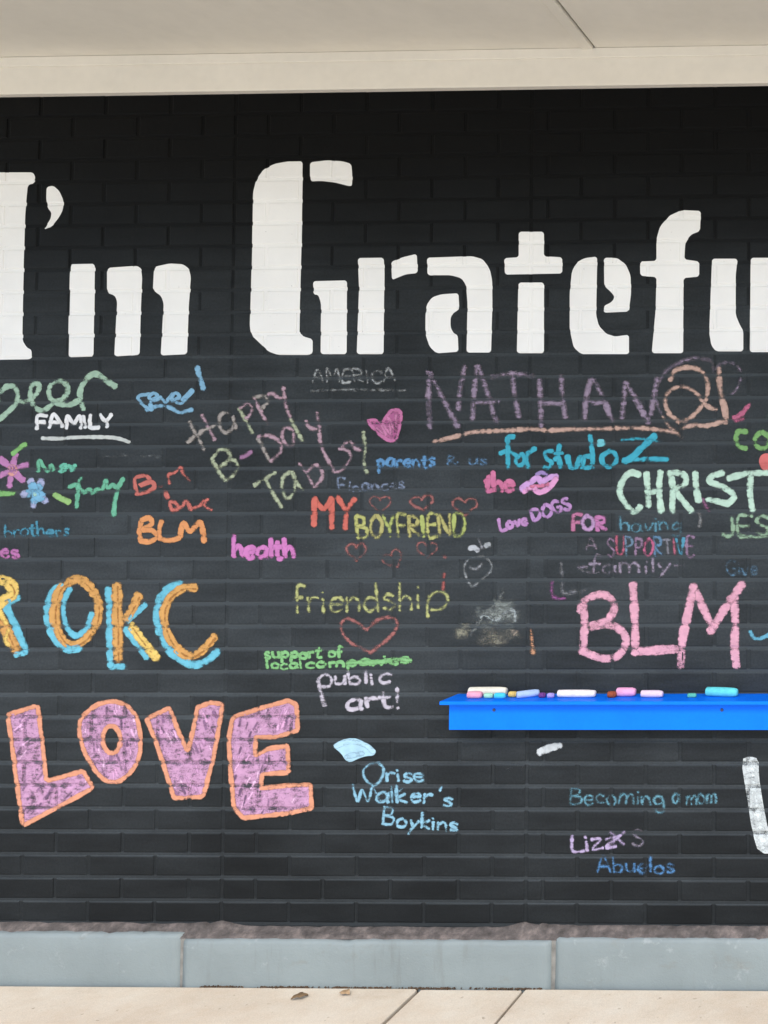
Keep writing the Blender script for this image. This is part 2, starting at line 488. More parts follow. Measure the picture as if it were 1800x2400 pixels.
# a single-stroke hand: glyph = (advance, strokes), baseline 0, x-height .55, capitals 1
F = {
 'a': (.58, [[(.46, .42), (.28, .54), (.08, .40), (.06, .14), (.22, .0), (.42, .14), (.47, .52), (.46, .12), (.54, .0)]]),
 'b': (.56, [[(.08, 1.0), (.08, .02)], [(.08, .36), (.28, .52), (.46, .32), (.36, .05), (.08, .06)]]),
 'c': (.50, [[(.42, .46), (.24, .54), (.06, .30), (.16, .03), (.42, .08)]]),
 'd': (.58, [[(.44, .42), (.24, .52), (.05, .30), (.16, .02), (.42, .14)], [(.46, 1.0), (.46, .0)]]),
 'e': (.52, [[(.07, .28), (.42, .32), (.34, .52), (.12, .46), (.06, .20), (.22, .0), (.44, .10)]]),
 'f': (.42, [[(.42, .92), (.26, 1.0), (.17, .78), (.16, .0)], [(.0, .52), (.36, .54)]]),
 'g': (.56, [[(.44, .42), (.24, .54), (.06, .32), (.18, .06), (.44, .20)], [(.46, .52), (.46, -.22), (.26, -.40), (.08, -.28)]]),
 'h': (.56, [[(.08, 1.0), (.08, .0)], [(.08, .32), (.28, .52), (.44, .36), (.45, .0)]]),
 'i': (.24, [[(.10, .52), (.10, .0)], [(.10, .74), (.11, .78)]]),
 'j': (.30, [[(.18, .52), (.18, -.25), (.0, -.36)], [(.18, .74), (.19, .78)]]),
 'k': (.52, [[(.08, 1.0), (.08, .0)], [(.42, .54), (.10, .26), (.44, .0)]]),
 'l': (.24, [[(.10, 1.0), (.10, .02)]]),
 'm': (.82, [[(.06, .52), (.06, .0)], [(.06, .34), (.22, .52), (.36, .36), (.37, .0)], [(.37, .34), (.54, .52), (.68, .36), (.70, .0)]]),
 'n': (.56, [[(.06, .52), (.07, .0)], [(.07, .32), (.26, .52), (.42, .36), (.44, .0)]]),
 'o': (.56, [[(.26, .53), (.06, .34), (.12, .04), (.36, .02), (.46, .30), (.26, .53)]]),
 'p': (.56, [[(.08, .52), (.08, -.42)], [(.08, .38), (.28, .53), (.46, .32), (.34, .05), (.08, .08)]]),
 'r': (.44, [[(.07, .52), (.08, .0)], [(.08, .30), (.22, .50), (.40, .48)]]),
 's': (.46, [[(.38, .46), (.20, .54), (.08, .40), (.22, .28), (.38, .16), (.26, .0), (.05, .06)]]),
 't': (.42, [[(.18, .84), (.17, .10), (.28, .0), (.38, .06)], [(.0, .56), (.36, .58)]]),
 'u': (.56, [[(.07, .52), (.08, .14), (.24, .0), (.42, .16), (.44, .52)], [(.44, .52), (.46, .0)]]),
 'v': (.50, [[(.04, .52), (.22, .0), (.42, .54)]]),
 'w': (.74, [[(.04, .52), (.18, .0), (.34, .44), (.50, .0), (.66, .54)]]),
 'x': (.50, [[(.05, .52), (.42, .0)], [(.42, .54), (.04, .0)]]),
 'y': (.54, [[(.05, .52), (.24, .08)], [(.45, .54), (.22, .0), (.08, -.38)]]),
 'z': (.50, [[(.06, .50), (.42, .52), (.06, .02), (.44, .04)]]),
 'A': (.74, [[(.04, .0), (.34, 1.0), (.64, .0)], [(.15, .36), (.54, .36)]]),
 'B': (.66, [[(.08, 1.0), (.08, .0)], [(.08, 1.0), (.44, .90), (.40, .58), (.08, .52)], [(.08, .52), (.54, .40), (.48, .06), (.08, .0)]]),
 'C': (.66, [[(.58, .84), (.34, 1.0), (.08, .70), (.10, .24), (.36, .0), (.60, .16)]]),
 'D': (.70, [[(.08, 1.0), (.08, .0)], [(.08, 1.0), (.46, .90), (.60, .50), (.44, .08), (.08, .0)]]),
 'E': (.60, [[(.52, 1.0), (.08, 1.0), (.08, .0), (.54, .02)], [(.08, .52), (.44, .52)]]),
 'F': (.58, [[(.52, 1.0), (.08, 1.0), (.08, .0)], [(.08, .52), (.42, .52)]]),
 'G': (.70, [[(.58, .84), (.34, 1.0), (.08, .70), (.10, .24), (.36, .0), (.58, .16), (.60, .44), (.38, .44)]]),
 'I': (.26, [[(.12, 1.0), (.12, .0)]]),
 'J': (.50, [[(.40, 1.0), (.40, .20), (.22, .0), (.05, .16)]]),
 'L': (.54, [[(.08, 1.0), (.08, .02), (.50, .0)]]),
 'M': (.82, [[(.06, .0), (.10, 1.0), (.38, .40), (.66, 1.0), (.72, .0)]]),
 'N': (.70, [[(.08, .0), (.08, 1.0), (.56, .0), (.58, 1.0)]]),
 'O': (.74, [[(.34, 1.0), (.08, .70), (.10, .22), (.34, .0), (.60, .26), (.60, .72), (.34, 1.0)]]),
 'P': (.60, [[(.08, 1.0), (.08, .0)], [(.08, 1.0), (.48, .90), (.48, .56), (.08, .46)]]),
 'R': (.66, [[(.08, 1.0), (.08, .0)], [(.08, 1.0), (.48, .90), (.46, .56), (.08, .50), (.56, .0)]]),
 'S': (.60, [[(.52, .86), (.30, 1.0), (.09, .78), (.28, .52), (.52, .28), (.32, .0), (.06, .14)]]),
 'T': (.62, [[(.02, 1.0), (.58, 1.0)], [(.30, 1.0), (.30, .0)]]),
 'U': (.68, [[(.08, 1.0), (.10, .22), (.32, .0), (.56, .22), (.58, 1.0)]]),
 'V': (.66, [[(.04, 1.0), (.30, .0), (.58, 1.0)]]),
 'W': (.90, [[(.04, 1.0), (.22, .0), (.42, .70), (.62, .0), (.82, 1.0)]]),
 'X': (.64, [[(.06, 1.0), (.56, .0)], [(.56, 1.0), (.06, .0)]]),
 'Y': (.62, [[(.04, 1.0), (.30, .50), (.58, 1.0)], [(.30, .50), (.30, .0)]]),
 'Z': (.62, [[(.06, 1.0), (.56, 1.0), (.06, .0), (.58, .0)]]),
 '&': (.66, [[(.58, .0), (.16, .70), (.28, .96), (.42, .76), (.08, .30), (.22, .0), (.44, .06), (.58, .38)]]),
 '!': (.24, [[(.12, 1.0), (.11, .32)], [(.11, .06), (.12, .02)]]),
 "'": (.20, [[(.10, 1.0), (.06, .74)]]),
 '-': (.40, [[(.04, .36), (.36, .38)]]),
 '#': (.60, [[(.16, .0), (.26, .9)], [(.36, .0), (.46, .9)], [(.02, .30), (.52, .34)], [(.06, .62), (.56, .66)]]),
 ' ': (.36, []),
}
def text(ck, s, x0, y0, x1, y1, h, col, width, dens=.75, jit=.07):
    """write s from baseline start (x0,y0) to baseline end (x1,y1), capitals h pixels tall"""
    cols = col if isinstance(col, list) else [col]
    adv = sum(F[c][0] for c in s)
    L = math.hypot(x1 - x0, y1 - y0); kx = L / adv; a = math.atan2(y1 - y0, x1 - x0); ca, sa = math.cos(a), math.sin(a)
    x = 0; n = 0
    for c in s:
        w_, st = F[c]; r = ck.rnd
        dy = r.uniform(-jit, jit); sk = r.uniform(-jit, jit) * 1.5; sc = 1 + r.uniform(-jit, jit) * 1.4
        for pl in st:
            pp = []
            for gx, gy in pl:
                gx2 = x + gx + sk * gy + r.uniform(-jit, jit) * .25; gy2 = gy * sc + dy + r.uniform(-jit, jit) * .3
                lx, ly = gx2 * kx, -gy2 * h
                pp.append((x0 + ca * lx - sa * ly, y0 + sa * lx + ca * ly))
            ck.stroke(pp, cols[n % len(cols)], width, dens)
        x += w_
        if c != ' ': n += 1
def heart(ck, cx, cy, wd, ht, col, width, dens, rot=0.0):
    pts = []
    for k in range(25):
        t = 2 * math.pi * k / 24
        x = 16 * math.sin(t) ** 3 / 16; y = (13 * math.cos(t) - 5 * math.cos(2 * t) - 2 * math.cos(3 * t) - math.cos(4 * t)) / 15
        x, y = x * wd / 2, -y * ht / 2
        pts.append((cx + x * math.cos(rot) - y * math.sin(rot) + ck.rnd.uniform(-1, 1), cy + x * math.sin(rot) + y * math.cos(rot) + ck.rnd.uniform(-1, 1)))
    ck.stroke(pts, col, width, dens)

A, B_, C_, D_ = zone(0, 840, .30139), zone(400, 840, .30139), zone(850, 840, .30139), zone(1300, 840, .30139)
E_, F_ = zone(0, 1300, .33152), zone(500, 1300, .33152)
G_, H_ = zone(980, 1200, .49427), zone(1200, 1700, .36166)
K_, L_ = zone(860, 1000, .32550), zone(590, 1480, .25316)
M_, N_ = zone(760, 1700, .20494), zone(1300, 1800, .25316)
O_, Q_ = zone(1280, 1180, .31344), zone(1000, 1220, .18083)
KA = .76
def c(r, g_, b):
    m = (r + g_ + b) / 3; k = .80                # dusty, never fully saturated
    return rgb(m + (r - m) * k, m + (g_ - m) * k, m + (b - m) * k, KA)

# --- upper left
ck = Chalk('chalk_word', 'pale green cursive chalk word peer')
gr = c(172, 208, 180)
ck.stroke([(-150, 300), (-100, 230), (-40, 250), (-20, 330), (-60, 480), (-110, 620)], gr, 13, .78, A)
ck.stroke([(0, 265), (45, 225), (100, 215), (135, 250), (140, 310), (110, 370), (60, 420), (20, 455), (-20, 480)], gr, 13, .78, A)
ck.stroke([(140, 330), (190, 340), (240, 320), (290, 270), (310, 215), (275, 190), (245, 225), (240, 300), (265, 370), (320, 405), (370, 390), (420, 340)], gr, 13, .8, A)
ck.stroke([(400, 330), (470, 330), (520, 280), (525, 215), (480, 175), (420, 185), (385, 240), (395, 310), (450, 350), (530, 360), (580, 345), (620, 325)], gr, 13, .82, A)
ck.stroke([(655, 395), (635, 340), (625, 260), (660, 180), (720, 125), (770, 130), (830, 175), (900, 220)], gr, 14, .84, A)
ck.done()
ck = Chalk('chalk_word', 'white chalk word FAMILY with an underline')
text(ck, 'FAMILY', 84, 1004, 268, 1002, 30, c(245, 245, 245), 9, .95)
ck.stroke([(330, 620), (450, 622), (600, 615), (800, 612), (920, 622), (1010, 650)], c(215, 220, 214), 9, .85, A)
ck.done()
ck = Chalk('chalk_word', 'sky blue chalk word over with a tall exclamation mark')
bl = c(132, 190, 226)
ck.stroke([(1165, 280), (1090, 290), (1080, 320), (1130, 370), (1190, 400), (1170, 340), (1230, 300), (1200, 270), (1160, 300), (1200, 330), (1260, 300)], bl, 9, .85, A)
ck.stroke([(1250, 300), (1290, 340), (1350, 270), (1330, 330), (1400, 300), (1370, 270), (1340, 310), (1400, 350), (1450, 320)], bl, 9, .85, A)
ck.stroke([(1420, 330), (1440, 310), (1500, 250)], bl, 12, .9, A)
ck.stroke([(1140, 400), (1250, 370), (1330, 385), (1400, 420), (1500, 400)], bl, 11, .7, A)
ck.stroke([(1535, 70), (1555, 150), (1585, 240)], bl, 14, .85, A)
ck.stroke([(1570, 325), (1578, 330)], bl, 12, .4, A)
ck.done()
ck = Chalk('chalk_flower', 'pink chalk flower with an orange centre and green leaf')
pk, ce = c(205, 130, 190), c(240, 165, 150)
for a in (18, 75, 140, 205, 262, 318):
    a = R(a); ck.stroke([(95, 865), (95 + 70 * math.cos(a), 865 - 80 * math.sin(a)), (95 + 125 * math.cos(a), 865 - 130 * math.sin(a))], pk, 15, .82, A)
ck.stroke([(70, 870), (95, 845), (120, 870), (95, 895), (75, 875), (100, 868)], ce, 13, .95, A)
ck.stroke([(100, 745), (150, 700), (205, 665)], c(140, 205, 115), 12, .85, A)
ck.stroke([(-60, 1050), (20, 1048), (110, 1050)], c(140, 205, 115), 13, .85, A)
ck.done()
ck = Chalk('chalk_flower', 'light blue chalk flower with lavender petal tips')
bf, lf = c(120, 190, 228), c(180, 185, 225)
for a in (60, 112, 182, 258, 325):
    a = R(a); ck.stroke([(278, 1048), (278 + 65 * math.cos(a), 1048 - 65 * math.sin(a))], bf, 22, .9, A)
    ck.stroke([(278 + 75 * math.cos(a), 1048 - 78 * math.sin(a)), (278 + 105 * math.cos(a), 1048 - 108 * math.sin(a))], lf, 18, .8, A)
ck.stroke([(265, 1050), (285, 1035), (290, 1055), (272, 1060)], c(170, 215, 190), 9, .9, A)
ck.stroke([(425, 1055), (470, 1085), (545, 1120)], c(160, 210, 120), 14, .85, A)
ck.done()
ck = Chalk('chalk_word', 'sea green chalk words my family')
sg = c(112, 200, 160)
ck.stroke([(300, 880), (310, 790), (345, 850), (380, 880), (400, 830), (420, 870)], sg, 10, .8, A)
ck.stroke([(470, 850), (510, 830), (505, 870), (470, 870), (540, 840), (560, 870), (590, 830)], c(112, 212, 180), 12, .85, A)
ck.stroke([(600, 1160), (605, 1080), (615, 960), (640, 930)], sg, 11, .72, A)
ck.stroke([(540, 1000), (600, 985), (650, 1040), (700, 1020), (720, 1045), (760, 1020), (800, 1015), (830, 945), (840, 1010), (880, 985), (920, 1000), (965, 930)], sg, 11, .78, A)
ck.stroke([(930, 985), (900, 1090), (885, 1220)], sg, 13, .82, A)
ck.done()
ck = Chalk('chalk_word', 'coral red chalk words BLM and truck on a slant')
rd = c(222, 116, 104)
ck.stroke([(1070, 1060), (1055, 940), (1130, 915), (1165, 950), (1090, 990), (1180, 960), (1205, 1000), (1150, 1035), (1075, 1055)], rd, 10, .8, A)
ck.stroke([(1230, 990), (1245, 1000), (1280, 985)], rd, 7, .45, A)
ck.stroke([(1320, 975), (1315, 905), (1360, 890), (1405, 850), (1430, 900), (1480, 950)], rd, 9, .66, A)
ck.stroke([(1275, 1030), (1295, 1065), (1310, 1085)], rd, 13, .7, A)
ck.stroke([(1345, 1200), (1325, 1120), (1370, 1125), (1395, 1170), (1345, 1180), (1420, 1150), (1450, 1110), (1490, 1180)], rd, 10, .66, A)
ck.stroke([(1470, 1170), (1550, 1150), (1590, 1100), (1565, 1140), (1620, 1090), (1590, 1140), (1650, 1180)], rd, 9, .60, A)
ck.done()
ck = Chalk('chalk_word', 'bright orange chalk word BLM')
og = c(246, 158, 92)
ck.stroke([(1100, 1270), (1085, 1350), (1095, 1420)], og, 12, .92, A)
ck.stroke([(1100, 1260), (1165, 1240), (1180, 1290), (1110, 1330), (1190, 1340), (1210, 1395), (1160, 1425), (1095, 1418)], og, 12, .9, A)
ck.stroke([(1260, 1265), (1240, 1330), (1245, 1400), (1330, 1415), (1400, 1390)], og, 12, .9, A)
ck.stroke([(1400, 1390), (1430, 1280), (1480, 1345), (1560, 1275), (1590, 1425)], og, 13, .92, A)
ck.done()
ck = Chalk('chalk_word', 'teal chalk word brothers')
text(ck, 'my brothers', -60, 1258, 165, 1257, 32, c(74, 152, 180), 7, .66); ck.done()
ck = Chalk('chalk_word', 'mauve pink chalk word under the teal word')
text(ck, 'loves', -60, 1310, 48, 1308, 34, c(196, 112, 176), 9, .75); ck.done()
ck = Chalk('chalk_smudge', 'faint grey wiped chalk line')
ck.stroke([(800, 770), (950, 755), (1150, 762), (1260, 765)], c(140, 145, 148), 11, .38, A); ck.done()

# --- Happy B-Day Tabby
ck = Chalk('chalk_word', 'dusty pink and green chalk words Happy B-Day Tabby on a slant')
p1, p2, p3 = c(196, 158, 172), c(186, 196, 158), c(178, 168, 160)
T = [([(145, 490), (205, 600), (265, 715)], p3), ([(245, 440), (300, 540), (350, 635)], p1), ([(130, 655), (200, 600), (300, 540), (380, 510)], p3),
     ([(490, 480), (440, 420), (385, 450), (390, 540), (440, 580), (490, 520), (480, 450), (510, 545)], p3),
     ([(535, 390), (590, 490), (640, 585)], p2), ([(540, 395), (600, 350), (635, 390), (610, 450), (585, 470)], p1),
     ([(650, 310), (700, 410), (755, 515)], p1), ([(650, 310), (720, 290), (760, 330), (735, 370), (700, 390)], p3),
     ([(760, 280), (800, 275), (850, 310), (880, 300)], p1), ([(880, 225), (890, 310), (910, 400), (935, 460)], p1),
     ([(320, 780), (370, 870), (430, 950)], p2), ([(320, 785), (390, 710), (450, 720), (455, 790), (380, 850), (470, 790), (520, 820), (505, 890), (430, 950)], p2),
     ([(545, 770), (590, 755), (635, 725)], c(170, 120, 160)),
     ([(680, 620), (720, 700), (775, 800)], p3), ([(680, 610), (760, 600), (840, 640), (860, 720), (780, 800)], p1),
     ([(960, 560), (900, 540), (870, 600), (900, 670), (950, 670), (960, 580)], p1), ([(930, 470), (970, 540), (1030, 640)], p2),
     ([(1050, 490), (1090, 540), (1140, 550)], p1), ([(1140, 420), (1160, 540), (1165, 640), (1200, 740), (1260, 850), (1285, 885), (1350, 850), (1400, 770), (1380, 720), (1310, 700)], p1),
     ([(650, 990), (730, 940), (820, 885)], p2), ([(740, 940), (800, 1050), (870, 1160)], p2),
     ([(940, 880), (880, 920), (870, 1020), (910, 1090), (960, 1040), (970, 940), (940, 880), (980, 960), (1030, 1025)], p2),
     ([(1000, 820), (1060, 900), (1115, 1000)], p1), ([(1060, 880), (1130, 830), (1180, 880), (1170, 950), (1115, 1000)], p1),
     ([(1330, 690), (1390, 650), (1440, 700), (1490, 715)], p1), ([(1500, 570), (1515, 700), (1500, 800), (1530, 890)], p2)]
for pts, cc in T: ck.stroke(pts, cc, 11, .62, B_)
ck.done()
ck = Chalk('chalk_heart', 'filled pink chalk heart beside the slanting birthday greeting')
ht = [(40, 490), (90, 480), (140, 505), (175, 470), (220, 410), (280, 405), (300, 450), (280, 560), (255, 630), (200, 635), (120, 580)]
ck.fill([ht], c(196, 100, 156), .66, C_, smooth=1)
ck.stroke(ht + [ht[0]], c(216, 118, 172), 9, .78, C_)
ck.stroke([(110, 540), (180, 600), (150, 500), (220, 590), (200, 460), (250, 560), (260, 440)], c(222, 130, 180), 8, .7, C_); ck.done()
ck = Chalk('chalk_word', 'faint grey chalk word AMERICA with an underline')
text(ck, 'AMERICA', 730, 897, 932, 896, 30, c(176, 180, 180), 8, .52)
ck.stroke([(1090, 255), (1300, 245), (1500, 245), (1830, 250)], c(160, 164, 164), 9, .46, B_); ck.done()

# --- Nathan
ck = Chalk('chalk_word', 'dusky purple chalk name NATHAN')
pu = c(160, 140, 164)
for pts in ([(520, 100), (515, 300), (525, 545)], [(515, 95), (620, 300), (745, 535)], [(795, 60), (765, 230), (745, 400)],
            [(895, 60), (870, 250), (855, 480)], [(900, 60), (960, 230), (1045, 500)], [(880, 345), (960, 340), (1060, 335)],
            [(1000, 145), (1170, 120), (1330, 140)], [(1165, 110), (1185, 280), (1215, 460)],
            [(1375, 160), (1385, 330), (1390, 530)], [(1545, 130), (1555, 280), (1580, 460)], [(1390, 350), (1480, 345), (1560, 350)]):
    ck.stroke(pts, pu, 15, .60, C_)
for pts in ([(290, 150), (250, 290), (230, 480)], [(290, 150), (370, 290), (450, 490)], [(240, 330), (330, 345), (400, 335)],
            [(550, 190), (540, 330), (525, 470)], [(550, 180), (640, 330), (735, 500)], [(800, 150), (775, 290), (745, 440)]):
    ck.stroke(pts, pu, 15, .60, D_)
ck.done()
ck = Chalk('chalk_word', 'peach chalk two P outlined in purple with a long underline')
pe = c(214, 172, 154)
ck.stroke([(900, 170), (940, 95), (1040, 70), (1140, 100), (1190, 190), (1185, 290), (1140, 380), (1050, 470), (960, 500)], pe, 12, .68, D_)
ck.stroke([(960, 490), (890, 430), (860, 340), (890, 260), (980, 220), (1070, 245), (1130, 300), (1180, 365), (1260, 400)], pe, 12, .68, D_)
ck.stroke([(1275, 75), (1290, 250), (1325, 400), (1330, 490)], pe, 15, .7, D_)
ck.stroke([(980, 545), (1080, 520), (1180, 525), (1290, 495), (1340, 490)], pe, 12, .66, D_)
ck.stroke([(840, 450), (790, 340), (800, 220), (870, 100), (980, 30), (1100, 0), (1220, 30), (1240, 120)], pu, 12, .48, D_)
ck.stroke([(1240, 80), (1320, 30), (1420, 60), (1450, 140), (1410, 250), (1340, 300)], pu, 11, .44, D_)
ck.stroke([(840, 450), (880, 520), (940, 570), (990, 620)], pe, 10, .5, D_)
ck.stroke([(555, 650), (680, 620), (860, 575), (1050, 565), (1300, 550), (1450, 560), (1650, 548)], pe, 12, .68, C_)
ck.stroke([(150, 550), (350, 548), (600, 540), (800, 555), (960, 580)], pe, 11, .62, D_); ck.done()
ck = Chalk('chalk_scribble', 'short pink chalk scribble beside the peach outline')
ck.stroke([(1385, 465), (1430, 450), (1480, 400), (1515, 360), (1460, 430), (1400, 480), (1470, 470)], c(205, 105, 140), 11, .7, D_); ck.done()
ck = Chalk('chalk_word', 'muted blue chalk words parents and us')
text(ck, 'parents', 884, 1096, 1022, 1094, 34, c(98, 158, 212), 9, .68)
text(ck, '& us', 1046, 1092, 1146, 1090, 26, c(98, 140, 180), 8, .52); ck.done()
ck = Chalk('chalk_word', 'bright cyan chalk words for studio Z')
cy = c(60, 186, 214)
ck.stroke([(1180, 610), (1130, 620), (1130, 720), (1130, 850)], cy, 12, .85, C_); ck.stroke([(1070, 740), (1130, 720), (1200, 760)], cy, 12, .85, C_)
ck.stroke([(1230, 750), (1190, 790), (1210, 835), (1260, 810), (1250, 750), (1230, 745)], cy, 11, .85, C_)
ck.stroke([(1285, 850), (1275, 760), (1310, 720), (1345, 700)], cy, 12, .85, C_)
ck.stroke([(1480, 720), (1420, 730), (1430, 780), (1470, 810), (1440, 850), (1410, 840)], cy, 11, .8, C_)
ck.stroke([(1530, 670), (1520, 770), (1540, 850)], cy, 11, .8, C_); ck.stroke([(1490, 740), (1560, 735)], cy, 9, .8, C_)
ck.stroke([(100, 760), (120, 840), (170, 840), (205, 760)], cy, 13, .9, D_); ck.stroke([(205, 760), (215, 850)], cy, 11, .8, D_)
ck.stroke([(290, 760), (230, 770), (225, 840), (280, 840), (295, 760), (275, 600)], cy, 12, .85, D_); ck.stroke([(298, 760), (305, 850)], cy, 10, .7, D_)
ck.stroke([(0, 790), (30, 770), (50, 840)], cy, 11, .8, D_)
ck.stroke([(345, 660), (380, 655)], c(110, 210, 225), 16, .95, D_)
ck.stroke([(430, 720), (370, 760), (375, 820), (430, 845), (480, 800), (470, 740), (430, 720)], cy, 12, .88, D_)
ck.stroke([(520, 640), (650, 625), (810, 645)], cy, 10, .62, D_); ck.stroke([(780, 600), (690, 680), (600, 770), (540, 800)], cy, 16, .95, D_)
ck.stroke([(540, 800), (680, 785), (880, 785)], cy, 12, .72, D_); ck.done()
ck = Chalk('chalk_word', 'slate blue chalk word Finances')
text(ck, 'Finances', 792, 1152, 952, 1146, 28, c(130, 145, 172), 8, .58); ck.done()
ck = Chalk('chalk_word', 'rose pink chalk word the')
text(ck, 'the', 1134, 1148, 1208, 1150, 44, c(226, 116, 162), 12, .88)
ck.smear(1160, 1138, 26, 18, c(200, 100, 150), .5); ck.done()
ck = Chalk('chalk_drawing', 'bright pink and lilac chalk lips')
ck.stroke([(1110, 450), (1180, 400), (1230, 370), (1260, 400), (1310, 370), (1370, 360)], c(224, 165, 234), 14, .95, K_)
ck.stroke([(1130, 465), (1190, 440), (1240, 470), (1310, 440), (1365, 375)], c(244, 160, 216), 14, .95, K_)
ck.stroke([(1220, 345), (1260, 330), (1295, 350)], c(170, 140, 210), 9, .8, K_)
ck.stroke([(1180, 430), (1250, 425), (1310, 410)], c(232, 120, 160), 9, .9, K_); ck.done()
ck = Chalk('chalk_word', 'lilac chalk words Love DOGS rising to the right')
text(ck, 'Love', 1172, 1244, 1240, 1228, 26, c(200, 140, 204), 9, .82)
text(ck, 'DOGS', 1250, 1222, 1342, 1192, 28, c(196, 142, 206), 9, .78); ck.done()

# --- my boyfriend
ck = Chalk('chalk_word', 'tomato red chalk word MY')
tr = c(232, 112, 96)
ck.stroke([(1115, 1300), (1120, 1090)], tr, 14, .84, B_); ck.stroke([(1120, 1090), (1190, 1170), (1255, 1090)], tr, 14, .9, B_); ck.stroke([(1255, 1090), (1250, 1320)], tr, 14, .84, B_)
ck.stroke([(1300, 1080), (1365, 1180)], tr, 14, .84, B_); ck.stroke([(1435, 1090), (1375, 1180), (1360, 1325)], tr, 13, .76, B_); ck.done()
ck = Chalk('chalk_heart', 'row of three small brick red chalk hearts above the yellow word')
dr = c(168, 104, 100)
heart(ck, 892, 1180, 50, 42, dr, 7, .55); heart(ck, 990, 1178, 54, 38, dr, 8, .6, -.15); heart(ck, 1090, 1186, 58, 44, dr, 8, .6); ck.done()
ck = Chalk('chalk_heart', 'scattered small brick red chalk hearts below the yellow word')
heart(ck, 836, 1292, 46, 44, dr, 8, .58); heart(ck, 922, 1310, 46, 44, dr, 7, .52, -.5); heart(ck, 1002, 1288, 48, 40, dr, 7, .55); ck.smear(1043, 1306, 9, 8, dr, .6)
ck.stroke([(1042, 1345), (1039, 1382)], c(172, 92, 88), 10, .66); ck.done()
ck = Chalk('chalk_word', 'olive yellow chalk word BOYFRIEND')
text(ck, 'BOYFRIEND', 836, 1262, 1094, 1256, 50, [c(200, 200, 112), c(196, 188, 110), c(188, 200, 106)], 10, .66); ck.done()
ck = Chalk('chalk_word', 'magenta chalk word health')
text(ck, 'health', 544, 1308, 694, 1306, 46, c(222, 122, 198), 12, .86)
ck.smear(620, 1298, 74, 13, c(205, 105, 180), .42, power=.5); ck.done()
ck = Chalk('chalk_word', 'faded yellow green chalk word friendship')
fy = c(190, 192, 118)
text(ck, 'friendshi', 686, 1437, 992, 1428, 64, fy, 9, .58, .04)
ck.stroke([(1520, 440), (1515, 360), (1525, 290)], fy, 10, .62, F_); ck.stroke([(1515, 330), (1560, 270), (1630, 265), (1660, 320), (1620, 380), (1540, 390)], fy, 10, .6, F_)
ck.done()
ck = Chalk('chalk_heart', 'large brick red chalk heart outline below the faded word')
ck.stroke([(1085, 530), (1020, 480), (950, 450), (905, 490), (920, 560), (990, 630), (1110, 690)], c(170, 104, 100), 9, .62, F_)
ck.stroke([(1085, 530), (1140, 480), (1210, 445), (1280, 450), (1300, 500), (1260, 570), (1180, 640), (1110, 690)], c(170, 104, 100), 10, .65, F_); ck.done()
ck = Chalk('chalk_word', 'leaf green chalk words in two lines with a long dash')
lg = c(130, 196, 122)
text(ck, 'support of', 620, 1542, 806, 1540, 26, lg, 8, .76)
text(ck, 'local', 624, 1568, 712, 1566, 24, lg, 8, .74); text(ck, 'companies', 716, 1566, 962, 1554, 24, lg, 8, .74)
ck.stroke([(880, 290), (1000, 285), (1200, 280), (1350, 255), (1480, 270)], lg, 11, .68, L_); ck.done()
ck = Chalk('chalk_word', 'pale lavender chalk words public art')
lv = c(196, 188, 202)
ck.stroke([(610, 470), (640, 420), (690, 395), (740, 440), (720, 500), (650, 510)], lv, 9, .6, L_); ck.stroke([(620, 430), (640, 560), (680, 690)], lv, 11, .58, L_)
text(ck, 'ubli', 780, 1606, 882, 1602, 34, lv, 9, .66); text(ck, 'c', 886, 1602, 920, 1602, 42, lv, 9, .62)
text(ck, 'art!', 808, 1660, 944, 1658, 46, lv, 10, .7); ck.done()

# --- middle right
ck = Chalk('chalk_word', 'mint white chalk word CHRIST')
mi = c(200, 236, 212)
for pts in ([(660, 905), (590, 890), (530, 950), (505, 1040), (550, 1130), (620, 1195), (670, 1150)],
            [(715, 890), (725, 1020), (730, 1150)], [(825, 880), (815, 1020), (830, 1190)], [(725, 1040), (820, 1030)],
            [(905, 890), (920, 1020), (915, 1195)], [(890, 895), (960, 890), (1020, 920), (1010, 980), (925, 1020)], [(925, 1020), (1000, 1110), (1065, 1190)],
            [(1095, 890), (1100, 1000), (1120, 1110)], [(1310, 890), (1220, 920), (1215, 960), (1330, 1010), (1395, 1070), (1350, 1125), (1260, 1110), (1190, 1095)],
            [(1350, 935), (1480, 900), (1640, 890), (1760, 890)], [(1525, 910), (1520, 1040), (1540, 1185)]):
    ck.stroke(pts, mi, 15, .84, D_)
ck.done()
ck = Chalk('chalk_scribble', 'plum chalk smear and grey stroke crossing the mint word')
ck.stroke([(1150, 1090), (1175, 1140), (1200, 1190)], c(140, 90, 125), 11, .6, D_); ck.stroke([(1120, 1190), (1135, 1250), (1125, 1310)], c(150, 150, 150), 10, .5, D_); ck.done()
ck = Chalk('chalk_word', 'soft green chalk word below the mint white word')
jg = c(150, 184, 150)
text(ck, 'JESUS', 1690, 1256, 1900, 1254, 44, jg, 10, .66); ck.stroke([(1430, 1370), (1550, 1390), (1700, 1380)], jg, 9, .55, D_); ck.done()
ck = Chalk('chalk_word', 'grass green chalk letters CO with a green tick above')
gg = c(132, 188, 108)
ck.stroke([(1500, 570), (1430, 570), (1410, 630), (1440, 690), (1490, 700)], gg, 12, .8, D_)
ck.stroke([(1610, 570), (1560, 620), (1580, 690), (1640, 690), (1670, 620), (1610, 570)], gg, 12, .78, D_)
ck.stroke([(1690, 400), (1665, 430), (1650, 470)], gg, 10, .5, D_); ck.done()
ck = Chalk('chalk_drawing', 'coral red round chalk dot')
ck.fill([[(1585, 790), (1610, 745), (1660, 735), (1710, 760), (1720, 820), (1690, 870), (1640, 880), (1600, 850)]], c(240, 116, 112), .85, D_, smooth=2); ck.done()
ck = Chalk('chalk_word', 'pink and lilac chalk word FOR')
